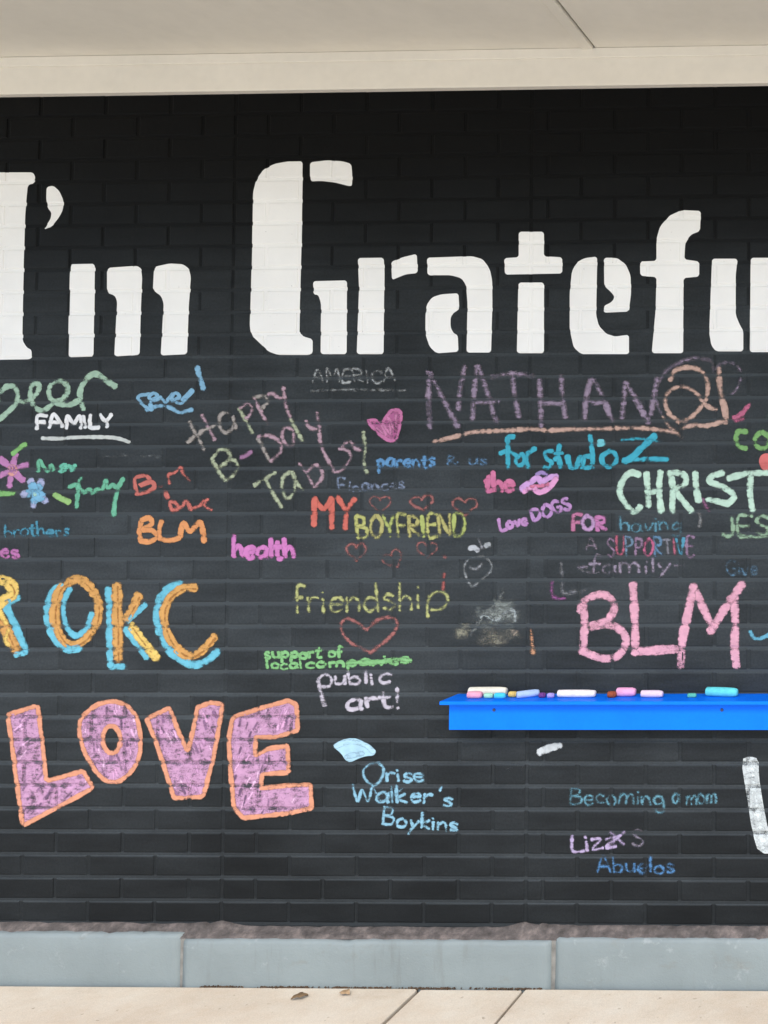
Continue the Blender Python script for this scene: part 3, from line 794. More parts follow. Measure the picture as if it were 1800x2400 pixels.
text(ck, 'FOR', 1340, 1246, 1426, 1240, 34, [c(206, 118, 160), c(196, 150, 200), c(206, 120, 180)], 11, .74); ck.done()
ck = Chalk('chalk_word', 'dim teal chalk word having')
text(ck, 'having', 1452, 1246, 1600, 1242, 36, c(92, 150, 172), 8, .58); ck.done()
ck = Chalk('chalk_word', 'multicoloured chalk words A SUPPORTIVE')
text(ck, 'A', 1372, 1288, 1402, 1288, 24, c(150, 130, 150), 8, .5)
text(ck, 'SUPPORTIVE', 1422, 1304, 1630, 1302, 42, [c(150, 120, 150), c(196, 96, 122), c(110, 140, 165), c(150, 120, 150), c(206, 100, 140), c(96, 136, 170), c(130, 130, 140), c(180, 96, 118), c(80, 160, 190), c(150, 120, 150)], 8, .62); ck.done()
ck = Chalk('chalk_word', 'faint violet chalk word family between two dashes')
text(ck, '-family-', 1352, 1346, 1606, 1342, 40, c(160, 145, 166), 9, .54)
ck.stroke([(240, 480), (300, 510), (400, 515)], c(140, 135, 145), 7, .42, O_); ck.done()
ck = Chalk('chalk_word', 'faint blue chalk word Give')
text(ck, 'Give', 1702, 1350, 1778, 1348, 34, c(88, 124, 150), 8, .5); ck.done()
ck = Chalk('chalk_word', 'large pink chalk word BLM above the blue tray')
pb = c(236, 164, 186)
for pts in ([(785, 430), (790, 540), (780, 655)], [(770, 470), (780, 430), (840, 395), (900, 400), (930, 450), (900, 510), (820, 540)],
            [(820, 545), (910, 535), (970, 570), (985, 620), (950, 680), (890, 695), (830, 680), (775, 655)],
            [(1020, 340), (1025, 450), (1030, 570), (1030, 670)], [(1030, 665), (1120, 655), (1230, 650)],
            [(1245, 735), (1255, 600), (1275, 500), (1305, 350)], [(1305, 350), (1350, 450), (1400, 555)], [(1385, 570), (1460, 450), (1540, 340)],
            [(1500, 400), (1505, 520), (1500, 640), (1510, 735)]):
    ck.stroke(pts, pb, 19, .80, G_)
ck.stroke([(1045, 655), (1090, 660), (1140, 655)], pb, 17, .85, G_); ck.stroke([(1475, 420), (1500, 400)], pb, 20, .85, G_); ck.done()
ck = Chalk('chalk_drawing', 'grey chalk stroke with a plum corner like a letter L')
ck.stroke([(680, 240), (685, 310), (690, 380), (740, 378), (795, 372)], c(142, 142, 148), 12, .48, G_); ck.stroke([(635, 330), (640, 400), (700, 412)], c(150, 84, 140), 11, .55, G_); ck.done()
ck = Chalk('chalk_drawing', 'grey chalk face in a ring under a tuft of white')
ck.stroke([(560, 480), (490, 600), (520, 740), (600, 850), (720, 760), (820, 680), (845, 580), (790, 490), (700, 470), (570, 480)], c(156, 160, 162), 9, .5, Q_)
ck.stroke([(560, 600), (640, 630), (720, 560)], c(150, 152, 156), 8, .5, Q_)
ck.stroke([(690, 120), (670, 220), (690, 290)], c(140, 140, 145), 9, .42, Q_); ck.stroke([(560, 180), (690, 230)], c(140, 140, 145), 8, .35, Q_)
ck.stroke([(560, 360), (620, 350), (670, 390)], c(200, 204, 210), 13, .78, Q_); ck.stroke([(760, 320), (820, 310)], c(170, 175, 178), 13, .62, Q_); ck.stroke([(640, 400), (720, 360), (700, 300)], c(150, 152, 158), 9, .5, Q_); ck.done()
ck = Chalk('chalk_smudge', 'wiped grey and tan chalk smudge shaped like a tent')
ck.smear(1165, 1440, 92, 66, c(148, 156, 150), .50); ck.smear(1160, 1492, 100, 40, c(140, 136, 120), .48); ck.smear(1085, 1480, 42, 30, c(168, 164, 140), .46, .6)
ck.stroke([(570, 1480), (640, 1380), (740, 1240), (900, 1060), (1000, 920)], c(158, 164, 160), 12, .45, Q_)
ck.stroke([(700, 1260), (760, 1230), (860, 1290), (960, 1270), (1000, 1210), (1130, 1160), (1150, 1300)], c(180, 190, 190), 11, .50, Q_)
ck.stroke([(1100, 1440), (1180, 1420), (1130, 1480)], c(170, 152, 136), 10, .45, Q_)
ck.stroke([(1350, 1420), (1365, 1580), (1385, 1720)], c(196, 140, 104), 11, .58, Q_); ck.smear(1250, 1526, 12, 16, c(200, 146, 112), .62); ck.done()
ck = Chalk('chalk_scribble', 'small cyan chalk tick right of the large pink word')
ck.stroke([(1575, 565), (1600, 600), (1650, 590), (1690, 560)], c(96, 176, 204), 10, .75, G_); ck.done()

# --- OKC with cyan shade
ck = Chalk('chalk_word', 'orange chalk letters OKC shaded in cyan')
oo, oc, oy = c(232, 166, 84), c(100, 196, 222), c(250, 206, 98)
def shade(pts, wd=15): ck.stroke(pts, oc, wd, .82, E_)
def face(pts, wd=20, cc=oo):
    ck.stroke(pts, cc, wd, .86, E_)
    ck.stroke([(x + 6, y + 8) for x, y in pts[::1]], c(196, 124, 56), 6, .5, E_)
O1 = [(500, 190), (430, 240), (395, 360), (395, 480), (440, 590), (510, 640), (590, 610), (660, 530), (700, 430), (690, 320), (630, 220), (560, 175), (490, 190)]
shade([(440, 215), (370, 270), (335, 380), (345, 500), (400, 610), (490, 668), (580, 655)], 17)
shade([(500, 240), (455, 330), (452, 440), (490, 535), (548, 572), (618, 515), (655, 410)], 15)
face(O1, 22)
shade([(770, 240), (780, 420), (778, 600), (785, 790)], 17); shade([(785, 792), (880, 792)], 15)
face([(830, 215), (832, 400), (835, 560), (835, 740)], 26)
shade([(1030, 350), (960, 420), (900, 470)], 14); shade([(890, 520), (960, 620), (1040, 730)], 16)
face([(985, 290), (940, 380), (890, 460)], 22); face([(930, 500), (1010, 610), (1110, 730)], 22, oy)
shade([(1280, 200), (1170, 260), (1115, 370), (1125, 520), (1190, 660), (1290, 745), (1380, 780), (1480, 740), (1540, 680)], 19)
face([(1385, 235), (1300, 235), (1210, 300), (1165, 400), (1175, 520), (1220, 620), (1300, 700), (1370, 715), (1450, 660), (1520, 580)], 20)
ck.done()
ck = Chalk('chalk_word', 'orange and yellow chalk letter R beside OKC, shaded in cyan')
shade([(130, 300), (60, 340), (50, 370), (110, 500), (185, 680)], 18); shade([(190, 690), (110, 710)], 14)
face([(-250, 210), (-240, 400), (-230, 680)], 26); face([(-250, 200), (-120, 170), (50, 190), (100, 270), (20, 330), (-60, 380)], 26, oy)
face([(-60, 390), (20, 480), (70, 580), (115, 670)], 28, oo); ck.stroke([(0, 400), (60, 530), (40, 600), (80, 660)], oy, 14, .7, E_)
ck.done()

# --- LOVE
def pip(x, y, loop):
    ins = False; n = len(loop)
    for k in range(n):
        (ax, ay), (bx, by) = loop[k], loop[(k + 1) % n]
        if (ay > y) != (by > y) and x < (bx - ax) * (y - ay) / (by - ay) + ax: ins = not ins
    return ins
def love(label, zn, loops, smooth, ang):
    ck = Chalk('chalk_letter', label)
    ck.fill(loops, c(206, 148, 190), .60, zn, smooth=smooth, patch=.45)
    xs = [p[0] for p in loops[0]]; ys = [p[1] for p in loops[0]]
    for k in range(110):
        x, y = ck.rnd.uniform(min(xs), max(xs)), ck.rnd.uniform(min(ys), max(ys))
        a = R(ang) + ck.rnd.uniform(-.25, .25); L = ck.rnd.uniform(30, 80)
        q = [(x + t * L * math.cos(a), y - t * L * math.sin(a)) for t in (-.5, 0, .5)]
        if all(pip(px, py, loops[0]) and not any(pip(px, py, h) for h in loops[1:]) for px, py in q):
            ck.stroke(q, ck.rnd.choice([c(236, 176, 220), c(224, 160, 206), c(240, 186, 224), c(206, 146, 192), c(150, 104, 146), c(120, 86, 120)]), ck.rnd.uniform(5, 9), ck.rnd.uniform(.45, .7), zn)
    for lp in loops:
        l2 = chaikin(lp, .2, it=1) if smooth else chaikin(lp, .06, it=1)
        ck.stroke(l2 + [l2[0]], c(232, 150, 112), 11, .84, zn, straight=True)
        ck.stroke([(x + 3, y + 2) for x, y in l2[len(l2) // 3:]], c(236, 152, 140), 6, .6, zn, straight=True)
    ck.done()
love('pink chalk letter L outlined in orange', E_, [[(60, 1130), (270, 1065), (300, 1300), (330, 1600), (590, 1530), (660, 1650), (400, 1790), (165, 1915), (130, 1650), (90, 1350)]], 0, 50)
love('pink chalk letter O outlined in orange', E_, [[(575, 1150), (680, 1060), (800, 1030), (900, 1060), (970, 1140), (1000, 1280), (995, 1420), (940, 1530), (840, 1610), (750, 1600), (670, 1520), (600, 1390), (565, 1260)],
     [(725, 1290), (760, 1215), (810, 1210), (850, 1260), (855, 1340), (820, 1400), (770, 1400), (735, 1350)]], 1, 100)
love('pink chalk letter V outlined in orange', E_, [[(1040, 1160), (1200, 1080), (1260, 1240), (1330, 1390), (1370, 1230), (1400, 1080), (1490, 1045), (1575, 1055), (1545, 1250), (1510, 1450), (1440, 1710), (1235, 1720), (1180, 1540), (1110, 1330)]], 0, 115)
love('pink chalk letter E outlined in orange', F_, [[(140, 1150), (350, 1080), (530, 1030), (590, 1060), (600, 1240), (440, 1290), (300, 1290), (300, 1420), (400, 1370), (530, 1350), (535, 1540), (350, 1550), (340, 1650), (520, 1630), (690, 1625), (700, 1790), (500, 1830), (215, 1860), (150, 1790), (125, 1500), (115, 1300)]], 0, 70)

# --- lower wall
ck = Chalk('chalk_drawing', 'solid pale blue chalk cap shape')
ck.fill([[(100, 240), (180, 170), (330, 140), (440, 180), (560, 240), (590, 320), (560, 345), (480, 350), (400, 375), (290, 430), (240, 390), (200, 320)]], c(166, 212, 234), .95, M_, smooth=1, patch=.1)
ck.stroke([(130, 240), (300, 180), (480, 230), (570, 310)], c(170, 214, 234), 12, .8, M_); ck.stroke([(250, 360), (330, 340), (450, 320)], c(160, 204, 228), 12, .7, M_); ck.done()
ck = Chalk('chalk_word', 'pale blue chalk words in three lines below the cap shape')
wb = c(128, 184, 210)
ck.stroke([(520, 440), (450, 520), (480, 620), (560, 690), (650, 620), (680, 500), (620, 430), (520, 440)], wb, 8, .62, M_)
text(ck, 'rise', 903, 1830, 1000, 1832, 36, wb, 8, .66)
text(ck, 'Walker', 826, 1878, 1016, 1884, 40, wb, 8, .68); ck.stroke([(560, 690), (600, 780), (660, 860), (800, 800), (900, 720)], wb, 7, .5, M_)
text(ck, "'s", 1026, 1884, 1064, 1888, 40, wb, 8, .62)
text(ck, 'Boykins', 894, 1932, 1076, 1950, 38, wb, 8, .68); ck.done()
ck = Chalk('chalk_scribble', 'short white chalk dash below the blue tray')
ck.stroke([(175, 175), (240, 150), (315, 130)], c(206, 212, 214), 16, .86, H_); ck.done()
ck = Chalk('chalk_word', 'dim teal chalk words Becoming a Mom')
text(ck, 'Becoming', 1334, 1884, 1560, 1886, 40, c(92, 146, 164), 8, .56); text(ck, 'a mom', 1576, 1884, 1682, 1884, 40, c(92, 146, 164), 8, .56); ck.done()
ck = Chalk('chalk_word', 'lilac chalk words low on the wall')
text(ck, 'Lizz', 1338, 1994, 1448, 1986, 40, c(176, 156, 196), 9, .66); text(ck, 'X', 1424, 1982, 1470, 1980, 34, c(170, 150, 190), 9, .6); text(ck, 'S', 1480, 1986, 1514, 1984, 38, c(150, 140, 160), 8, .5); ck.done()
ck = Chalk('chalk_word', 'deep blue chalk word Abuelos low on the wall')
text(ck, 'Abuelos', 1398, 2046, 1584, 2044, 38, c(72, 124, 176), 8, .56); ck.done()
ck = Chalk('chalk_letter', 'broad white chalk letter V low on the wall')
vv = [(1485, 220), (1540, 200), (1600, 215), (1600, 330), (1630, 520), (1665, 700), (1700, 560), (1720, 220), (1830, 210), (1800, 500), (1740, 830), (1600, 830), (1560, 700), (1520, 450)]
ck.fill([vv], c(206, 214, 214), .62, H_, smooth=1)
ck.stroke([(1545, 220), (1570, 400), (1600, 600), (1630, 810)], c(220, 228, 228), 26, .55, H_); ck.done()

# old writing wiped off with a hand
ck = Chalk('chalk_smudge', 'pale ghosts of wiped chalk across the drawn band')
rw = random.Random(21)
for k in range(46):
    x_, y_ = rw.uniform(20, 1780), rw.uniform(870, 1900)
    ck.smear(x_, y_, rw.uniform(30, 120), rw.uniform(10, 32), c(*rw.choice([(150, 156, 160), (140, 150, 154), (150, 140, 150), (140, 150, 140)])), rw.uniform(.16, .27), rw.uniform(-.25, .25))
ck.done()

# ---------------------------------------------------------------- plinth, mortar ledge
M_PL = NT('pale_blue_grey_masonry_paint')
t = M_PL
n = t.rng(t.noise(5, 6, .6), .3, .72, .90, 1.06)
stain = t.rng(t.noise(9, 6, .68, stretch=(1, 1, 2)), .60, .76)
speck = t.rng(t.noise(120, 3, .7), .70, .78)
mul = t.n('ShaderNodeVectorMath', operation='SCALE'); mul.inputs[0].default_value = (.186, .216, .217); t.l(n, mul.inputs['Scale'])
cc1 = t.mix(t.math('MULTIPLY', stain, .35), mul.outputs[0], (.15, .13, .10, 1))
drip = t.math('MULTIPLY', t.rng(t.noise(30, 4, .6, stretch=(1, 1, .09)), .56, .74), t.rng(t.noise(6, 4), .42, .62))
cc1 = t.mix(t.math('MULTIPLY', drip, .40), cc1, (.105, .10, .085, 1))
pale = t.rng(t.noise(17, 5, .7), .62, .70)
cc1 = t.mix(t.math('MULTIPLY', pale, .45), cc1, (.29, .315, .31, 1))
cc2 = t.mix(t.math('MULTIPLY', speck, .6), cc1, (.10, .09, .075, 1))
t.l(cc2, t.b.inputs['Base Color']); t.b.inputs['Roughness'].default_value = .6; t.b.inputs['Specular IOR Level'].default_value = .3
t.bump(t.math('ADD', t.math('MULTIPLY', t.noise(25, 5), .7), t.math('MULTIPLY', t.noise(180, 4, .65), .5)), .5, .004)
M_PLINTH = t.m

YP = -.040
def plx(px, py): return on_y(px, py, YP).x
ZPT = on_y(900, 2200, YP).z                     # plinth top
plinth = empty('concrete_plinth', (on_y(860, 2300, YP).x, -.02, 0), label='pale blue grey painted concrete plinth along the foot of the brick wall', cat='plinth')
bounds = [XL, plx(428, 2250) - .96, plx(424, 2250), plx(1294, 2250), plx(1294, 2250) + 1.02, plx(1294, 2250) + 2.1]
for k in range(len(bounds) - 1):
    a, b = bounds[k] + .005, bounds[k + 1] - .005
    dz = {0: .004, 1: .007, 2: -.005, 3: .002, 4: .005}[k]; dy = {0: .004, 1: .003, 2: -.004, 3: .002, 4: 0}[k]
    bm = bmesh.new(); nx, nz = 60, 10
    y = YP + dy
    # front face with a worn arris, then the top going back to the wall
    prof = [(y, -.06), (y, .015), (y, .05), (y, .09), (y, ZPT + dz - .012), (y + .0025, ZPT + dz - .005), (y + .008, ZPT + dz - .0005), (y + .018, ZPT + dz), (.02, ZPT + dz)]
    grid = []
    for i in range(nx + 1):
        x = a + (b - a) * i / nx; col_ = []
        e = min(i, nx - i)
        for j, (yy, zz) in enumerate(prof):
            q = Vector((x * 9, zz * 9, k * 3.1)); nn = mnoise.noise(q) * .0018 + mnoise.noise(q * 5) * .0011
            in_y = .006 if e == 0 else (.0012 if e == 1 and False else 0)
            edge = (mnoise.noise(Vector((x * 30, k, 5))) * .003 - max(mnoise.noise(Vector((x * 11, k * 3, 8))) - .25, 0) * .016) if 4 <= j <= 7 else 0
            col_.append(bm.verts.new((x + (.004 if i == 0 and False else 0), min(yy + nn + in_y, .02), zz + edge)))
        grid.append(col_)
    for i in range(nx):
        for j in range(len(prof) - 1):
            bm.faces.new((grid[i][j], grid[i + 1][j], grid[i + 1][j + 1], grid[i][j + 1]))
    # ends
    for i in (0, nx):
        bk = [bm.verts.new((grid[i][j].co.x, .02, grid[i][j].co.z)) for j in (0, len(prof) - 1)]
        bm.faces.new(grid[i] + [bk[0]]) if False else bm.faces.new([bk[0]] + grid[i])
        bm.verts.remove(bk[1])
    link('block', bm_mesh(bm, 'block', True), M_PLINTH, plinth)
M_GAP = simple('joint_filler', (.17, .165, .15), .9, .1, 30, .3)
for k in range(1, len(bounds) - 1):
    bm = box_bm(bounds[k] - .008, bounds[k] + .008, YP + .007, .02, -.06, ZPT - .006, .001, 1)
    link('joint_filler', bm_mesh(bm, 'joint_filler'), M_GAP, plinth)

tm = NT('old_bedding_mortar')
n = tm.noise(28, 6, .65)
tm.l(tm.ramp(n, [(.30, (.05, .044, .041)), (.5, (.10, .086, .080)), (.72, (.20, .165, .15))]), tm.b.inputs['Base Color'])
tm.b.inputs['Roughness'].default_value = .9; tm.b.inputs['Specular IOR Level'].default_value = .15
tm.bump(tm.noise(90, 5, .7), .9, .006)
bm = bmesh.new(); nx = 520; rows = []
for i in range(nx + 1):
    x = XL + (XR - XL) * i / nx
    n1 = mnoise.noise(Vector((x * 7, 1, 0))); n2 = mnoise.noise(Vector((x * 28, 2, 0))); n3 = mnoise.noise(Vector((x * 80, 4, 0)))
    mound = sum(math.exp(-((x - m) / .045) ** 2) for m in (XJ1, XJ2)) * .016
    sag = -.010 if bounds[2] + .05 < x < bounds[3] - .05 else .0
    top = Z0 + .0015 + .004 * n1 + .003 * n2 + .0015 * n3 + mound + sag * .8
    lo = ZPT - .002
    pr = [(.02, top), (-.0025 - .001 * n2, top - .002), (-.011 + .003 * n1, top - .007 + .002 * n3), (-.018 + .004 * n2, (top + lo) / 2 - .004 + .002 * n1), (-.027 + .004 * n3, lo + .006 + .002 * n2), (-.033 + .002 * n1, lo - .004)]
    rows.append([bm.verts.new((x, yy, zz)) for yy, zz in pr])
for i in range(nx):
    for j in range(5): bm.faces.new((rows[i][j], rows[i + 1][j], rows[i + 1][j + 1], rows[i][j + 1]))
link('mortar_ledge', bm_mesh(bm, 'mortar_ledge', True), tm.m, plinth)

# ---------------------------------------------------------------- pavement and ground
tp = NT('cream_concrete')
n1 = tp.noise(2.5, 6, .6); n2 = tp.noise(22, 6, .65)
base = tp.ramp(n1, [(.28, (.45, .37, .285)), (.5, (.54, .475, .385)), (.72, (.585, .535, .455))])
base = tp.mix(tp.rng(n2, .35, .7, 0, .35), base, (.49, .375, .265, 1))
sp = tp.rng(tp.noise(70, 2, .5), .70, .76); base = tp.mix(tp.math('MULTIPLY', sp, .55), base, (.26, .21, .15, 1))
st2 = tp.rng(tp.noise(7, 6, .7), .57, .72); base = tp.mix(tp.math('MULTIPLY', st2, .30), base, (.33, .26, .19, 1))
st3 = tp.rng(tp.noise(38, 2, .4), .735, .77); base = tp.mix(tp.math('MULTIPLY', st3, .6), base, (.20, .16, .12, 1))
grn = tp.rng(tp.noise(420, 2), .35, .65, .9, 1.08)
mul = tp.n('ShaderNodeVectorMath', operation='SCALE'); tp.l(base, mul.inputs[0]); tp.l(grn, mul.inputs['Scale'])
tp.l(mul.outputs[0], tp.b.inputs['Base Color']); tp.b.inputs['Roughness'].default_value = .85; tp.b.inputs['Specular IOR Level'].default_value = .2
tp.bump(tp.math('ADD', tp.math('MULTIPLY', tp.noise(14, 5), .8), tp.math('MULTIPLY', tp.noise(300, 4, .7), .35)), .5, .004)
def ground_pt(px, py):
    d = ray(px, py); t_ = -CAM_LOC.z / d.z; return CAM_LOC + d * t_
XA, XB = ground_pt(978, 2322).x, ground_pt(1222, 2326).x
pave = bpy.data.objects.new('pavement', None); COL.objects.link(pave); prop(pave, kind='structure')
pave.location = (0, -1.2, 0)
gaps = [XL - .6, XA - 2.62, XA - 1.31, XA, XB, XB + 1.31, XB + 2.62, XR + .6]
ydiv = [-.050, -1.52, -3.05]
rs = random.Random(5)
for k in range(len(gaps) - 1):
    for j in range(len(ydiv) - 1):
        bm = box_bm(gaps[k] + .005, gaps[k + 1] - .005, ydiv[j + 1] + .005, ydiv[j] - (.005 if j else 0), -.10, rs.uniform(-.0015, .0015), .005, 3)
        link('slab', bm_mesh(bm, 'slab', False), tp.m, pave)
M_SOIL = simple('dark_joint_grit', (.10, .075, .055), .95, .1, 40, .4)
link('joint_bed', bm_mesh(box_bm(XL - .7, XR + .7, -3.06, .02, -.14, -.012), 'joint_bed'), M_SOIL, pave)
M_KERB = simple('kerb_concrete', (.42, .40, .36), .9, .2, 6, .12)
link('kerb', bm_mesh(box_bm(XL - .7, XR + .7, -3.22, -3.062, -.30, .001, .012, 2), 'kerb'), M_KERB, prop(bpy.data.objects.new('kerb_line', None)) if False else pave)
M_LOT = simple('concrete_lot', (.48, .455, .41), .9, .25, 3, .15, (300, .8, .004), .2)
bm = bmesh.new(); bmesh.ops.create_grid(bm, x_segments=8, y_segments=8, size=150)
link('ground', bm_mesh(bm, 'ground'), M_LOT, None, (0, 0, -.141), kind='structure')
# dark brown grains standing in for the shadow gap under the middle block
bm = bmesh.new()
rg = random.Random(11); xa, xb = plx(475, 2312), plx(1272, 2316)
for k in range(700):
    x = rg.uniform(xa, xb)
    if mnoise.noise(Vector((x * 9, 3, 1))) < -.12 and rg.random() < .8: continue
    thick = .35 + .65 * abs(mnoise.noise(Vector((x * 14, 0, 2))))
    y = YP - .006 - rg.random() ** 1.5 * .013 * thick; r_ = rg.uniform(.0010, .0032)
    m4 = Matrix.Translation((x, y, r_ * .3)) @ Euler((rg.random() * 6, rg.random() * 6, rg.random() * 6)).to_matrix().to_4x4() @ Matrix.Diagonal((r_ * rg.uniform(.8, 1.8), r_, r_ * rg.uniform(.5, 1), 1))
    bmesh.ops.create_icosphere(bm, subdivisions=1, radius=1, matrix=m4)
M_GAP_SHADE = simple('gap_shade_brown', (.07, .046, .03), .95, .1, 60, .5)
link('gap_shade', bm_mesh(bm, 'gap_shade'), M_GAP_SHADE, None, kind='stuff', label='dark brown grains in place of the shadow gap along the foot of the pale plinth', cat='gap_shade')
# dead leaves
def leaf(px, py, size, rot, label, colr):
    p = ground_pt(px, py); bm = bmesh.new(); n = 8; L = []
    for i in range(n + 1):
        u = i / n; wv = math.sin(math.pi * u) ** .8 * .34 * (1 + .25 * math.sin(u * 14))
        zc = .004 + .12 * size * math.sin(u * math.pi) * .6
        L.append([bm.verts.new(((u - .5) * size, s_ * wv * size, zc + abs(s_) * .10 * size + (0 if i else -.002))) for s_ in (-1, 0, 1)])
    for i in range(n):
        for j in range(2): bm.faces.new((L[i][j], L[i + 1][j], L[i + 1][j + 1], L[i][j + 1]))
    me = bm_mesh(bm, 'dead_leaf', True)
    o = link('dead_leaf', me, simple('dead_leaf', colr, .8, .2, 60, .3), None, (p.x, p.y, .002), label=label, cat='leaf')
    o.rotation_euler = (0, 0, rot)
    sm = o.modifiers.new('thickness', 'SOLIDIFY'); sm.thickness = .0006
leaf(702, 2343, .042, .5, 'brown curled dead leaf on the pavement below the plinth', (.20, .13, .07))
leaf(808, 2334, .036, -.3, 'tan dead leaf on the pavement close to the plinth', (.42, .28, .16))

# ---------------------------------------------------------------- canopy over the walkway
ZS = on_y(900, 118, -.03).z                     # underside of the soffit
ZTRIM = on_y(900, 208, -.02).z                  # lower edge of the trim board
DEPTH = 1.85
M_SOF = simple('beige_soffit_paint', (.755, .715, .62), .75, .25, 2.0, .05, (140, .15, .0008), .02)
M_TRIM = simple('cream_trim_paint', (.83, .785, .68), .55, .35, 3.0, .04, (120, .12, .0006), .02)
can = empty('canopy', (0, -DEPTH / 2, ZS), label='beige canopy soffit with cream trim along the top of the wall', cat='canopy')
XS = on_y(1392, 100, -.03).x                    # seam between two soffit panels
seams = [XL - .3, XS - 2.44, XS, XS + 2.44, XR + .3]
for k in range(len(seams) - 1):
    bm = box_bm(seams[k] + .003, seams[k + 1] - .003, -DEPTH, -.0215, ZS, ZS + .012, .0012, 1)
    link('soffit_panel', bm_mesh(bm, 'soffit_panel'), M_SOF, can)
for s_ in seams[1:-1]:
    bm = box_bm(s_ - .038, s_ - .0035, -DEPTH, -.0225, ZS - .006, ZS + .001, .0025, 2)
    link('batten', bm_mesh(bm, 'batten'), M_SOF, can)
link('trim_board', bm_mesh(box_bm(XL - .3, XR + .3, -.021, .02, ZTRIM, ZS + .03, .003, 3), 'trim_board'), M_TRIM, can)
link('trim_moulding', bm_mesh(box_bm(XL - .3, XR + .3, -.0275, -.0212, ZS - .030, ZS - .0005, .0028, 3), 'trim_moulding'), M_TRIM, can)
link('roof_deck', bm_mesh(box_bm(XL - .3, XR + .3, -DEPTH, .14, ZS + .031, ZS + .24), 'roof_deck'), M_SOF, can)
link('fascia', bm_mesh(box_bm(XL - .32, XR + .32, -DEPTH - .03, -DEPTH - .001, ZS - .05, ZS + .26, .004, 2), 'fascia'), M_TRIM, can)
M_DARK = simple('dark_gap', (.06, .05, .045), .9, .1)

# ---------------------------------------------------------------- blue chalk tray
M_BLUE = simple('bright_blue_gloss_paint', (.0008, .165, .86), .45, .15, 9, .05, (160, .15, .0006), .03)
XT0 = on_y(1052, 1690, -.078).x; XT1 = XT0 + 1.22
ZTT = on_y(1400, 1644, -.108).z                 # top of the shelf board
tray = empty('chalk_tray', ((XT0 + XT1) / 2, -.05, ZTT), label='bright blue wooden chalk tray fixed to the brick wall', cat='tray')
bm = box_bm(XT0 - .013, XT1 + .013, -.108, -.0022, ZTT - .0105, ZTT, .0025, 3); link('shelf_board', bm_mesh(bm, 'shelf_board'), M_BLUE, tray)
zb = on_y(1400, 1711, -.078).z
bm = box_bm(XT0, XT1, -.078, -.059, zb, ZTT - .0108, .002, 3); link('front_board', bm_mesh(bm, 'front_board'), M_BLUE, tray)
for xe in (XT0 + .001, XT1 - .019):
    bm = box_bm(xe, xe + .018, -.0585, -.0022, zb + .001, ZTT - .0108, .0015, 2); link('end_board', bm_mesh(bm, 'end_board'), M_BLUE, tray)
bm = box_bm(XT0 + .02, XT1 - .02, -.020, -.0022, zb + .01, ZTT - .0108, .0015, 2); link('back_rail', bm_mesh(bm, 'back_rail'), M_BLUE, tray)
M_SCREW = simple('dark_screw_head', (.03, .045, .12), .5, .5)
for px in (1158, 1692):
    xx = on_y(px, 1664, -.078).x; zz = on_y(px, 1664, -.078).z
    bm = bmesh.new(); bmesh.ops.create_cone(bm, cap_ends=True, segments=14, radius1=.0052, radius2=.0042, depth=.0024, matrix=Matrix.Translation((xx, -.0790, zz)) @ Matrix.Rotation(R(90), 4, 'X'))
    link('screw', bm_mesh(bm, 'screw'), M_SCREW, tray)

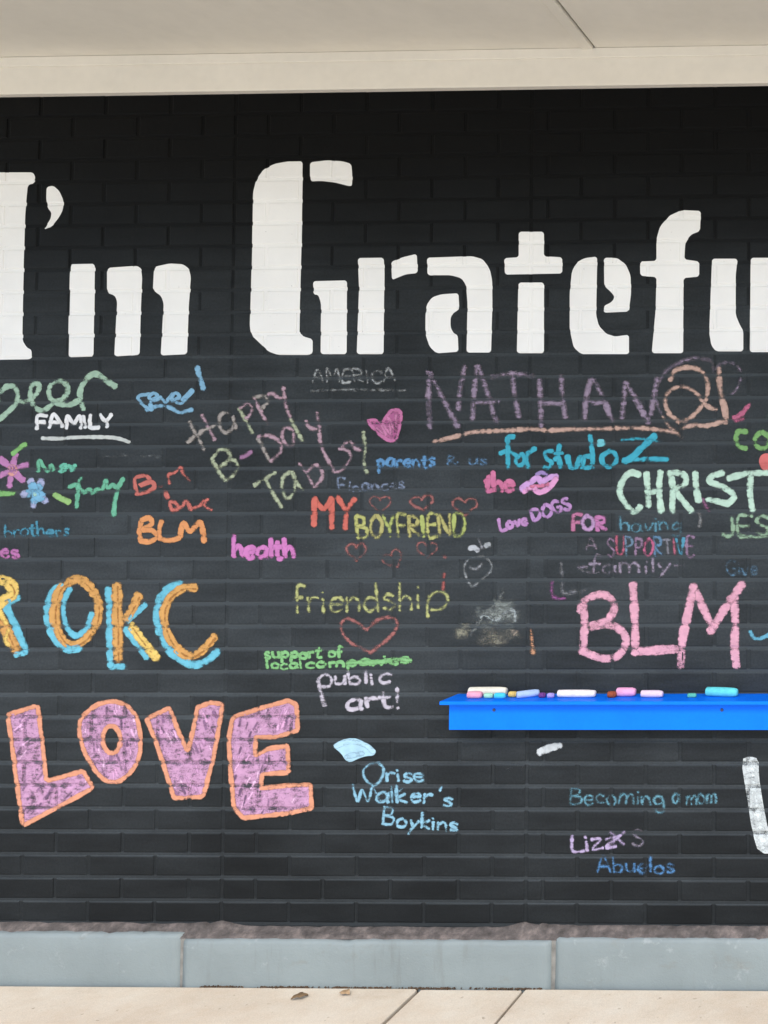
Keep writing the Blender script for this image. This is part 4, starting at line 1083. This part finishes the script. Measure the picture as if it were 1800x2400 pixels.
# chalk sticks lying on the tray
def stick(px0, px1, y, dia, colr, label, tilt=0.0, stack=0.0, taper=.9):
    xm = [on_y(p, 1625, y).x for p in (px0, px1)]; L = xm[1] - xm[0]; r = dia / 2
    bm = bmesh.new(); rr = random.Random(int(px0)); seg = 18; rings = []
    worn = rr.choice((0, 1))
    stations = [(-.5, .0), (-.5, .80), (-.5 + .05 * dia / L, .91), (-.5 + .14 * dia / L, .96), (-.2, 1), (.1, 1), (.3, 1), (.5 - .3 * dia / L, .985 * taper + .015), (.5 - .12 * dia / L, .92 * taper), (.5 - .01 * dia / L, .74 * taper), (.5, 0)]
    for k, (u, f) in enumerate(stations):
        ring = []
        for s_ in range(seg):
            a = 2 * math.pi * s_ / seg; q = f * r * (1 + .035 * mnoise.noise(Vector((u * 9 + px0, math.cos(a) * 1.5, math.sin(a) * 1.5))))
            ring.append(bm.verts.new((u * L + (0 if f in (0,) else .0), q * math.cos(a), q * math.sin(a))))
        rings.append(ring)
    for a_, b_ in zip(rings, rings[1:]):
        for s_ in range(seg): bm.faces.new((a_[s_], a_[(s_ + 1) % seg], b_[(s_ + 1) % seg], b_[s_]))
    bmesh.ops.remove_doubles(bm, verts=bm.verts, dist=1e-6)
    me = bm_mesh(bm, 'chalk_stick', True)
    m = simple('chalk_stick', colr, .95, .1, 60, .10, (260, .6, .0015), .08)
    o = link('chalk_stick', me, m, None, (sum(xm) / 2, y, ZTT + r * .985 + stack), label=label, cat='chalk', group='chalk sticks on the tray')
    o.rotation_euler = (rr.random() * 6, 0, 0)
    o.rotation_euler = (Matrix.Rotation(tilt, 3, 'Z') @ Matrix.Rotation(rr.random() * 6, 3, 'X')).to_euler()
def q(r, g_, b): return rgb(r, g_, b, .78)[:3]
stick(1100, 1188, -.030, .026, q(246, 240, 222), 'long cream white chalk stick behind a pink stub on the tray')
stick(1097, 1130, -.066, .021, q(240, 168, 190), 'pink chalk stub in front of the cream white stick')
stick(1136, 1156, -.064, .015, q(170, 226, 200), 'tiny mint chalk stub between the pink and the cyan stub')
stick(1160, 1185, -.070, .017, q(80, 206, 236), 'small cyan chalk stub in front of the cream white stick')
stick(1193, 1212, -.050, .017, q(232, 200, 120), 'small yellow chalk stub next to the cream white stick')
stick(1213, 1262, -.052, .021, q(180, 202, 238), 'pale blue chalk stick lying askew on the tray', tilt=.62)
stick(1264, 1279, -.058, .015, q(120, 70, 140), 'tiny plum chalk stub right of the pale blue stick')
stick(1284, 1299, -.062, .015, q(176, 160, 226), 'tiny lavender chalk stub next to the plum stub')
stick(1308, 1396, -.052, .022, q(248, 238, 236), 'long white chalk stick lying alone along the tray')
stick(1425, 1444, -.058, .019, q(160, 84, 60), 'rust brown chalk stub left of the bright pink stick')
stick(1446, 1490, -.040, .026, q(246, 176, 214), 'thick pink chalk stick next to the rust brown stub')
stick(1503, 1554, -.054, .021, q(240, 214, 232), 'pale pink chalk stick right of the thick pink stick', tilt=-.05)
stick(1612, 1632, -.058, .013, q(96, 186, 170), 'tiny green chalk stub left of the aqua stick')
stick(1654, 1730, -.042, .027, q(110, 220, 226), 'thick aqua chalk stick lying at a slight angle', tilt=-.16)
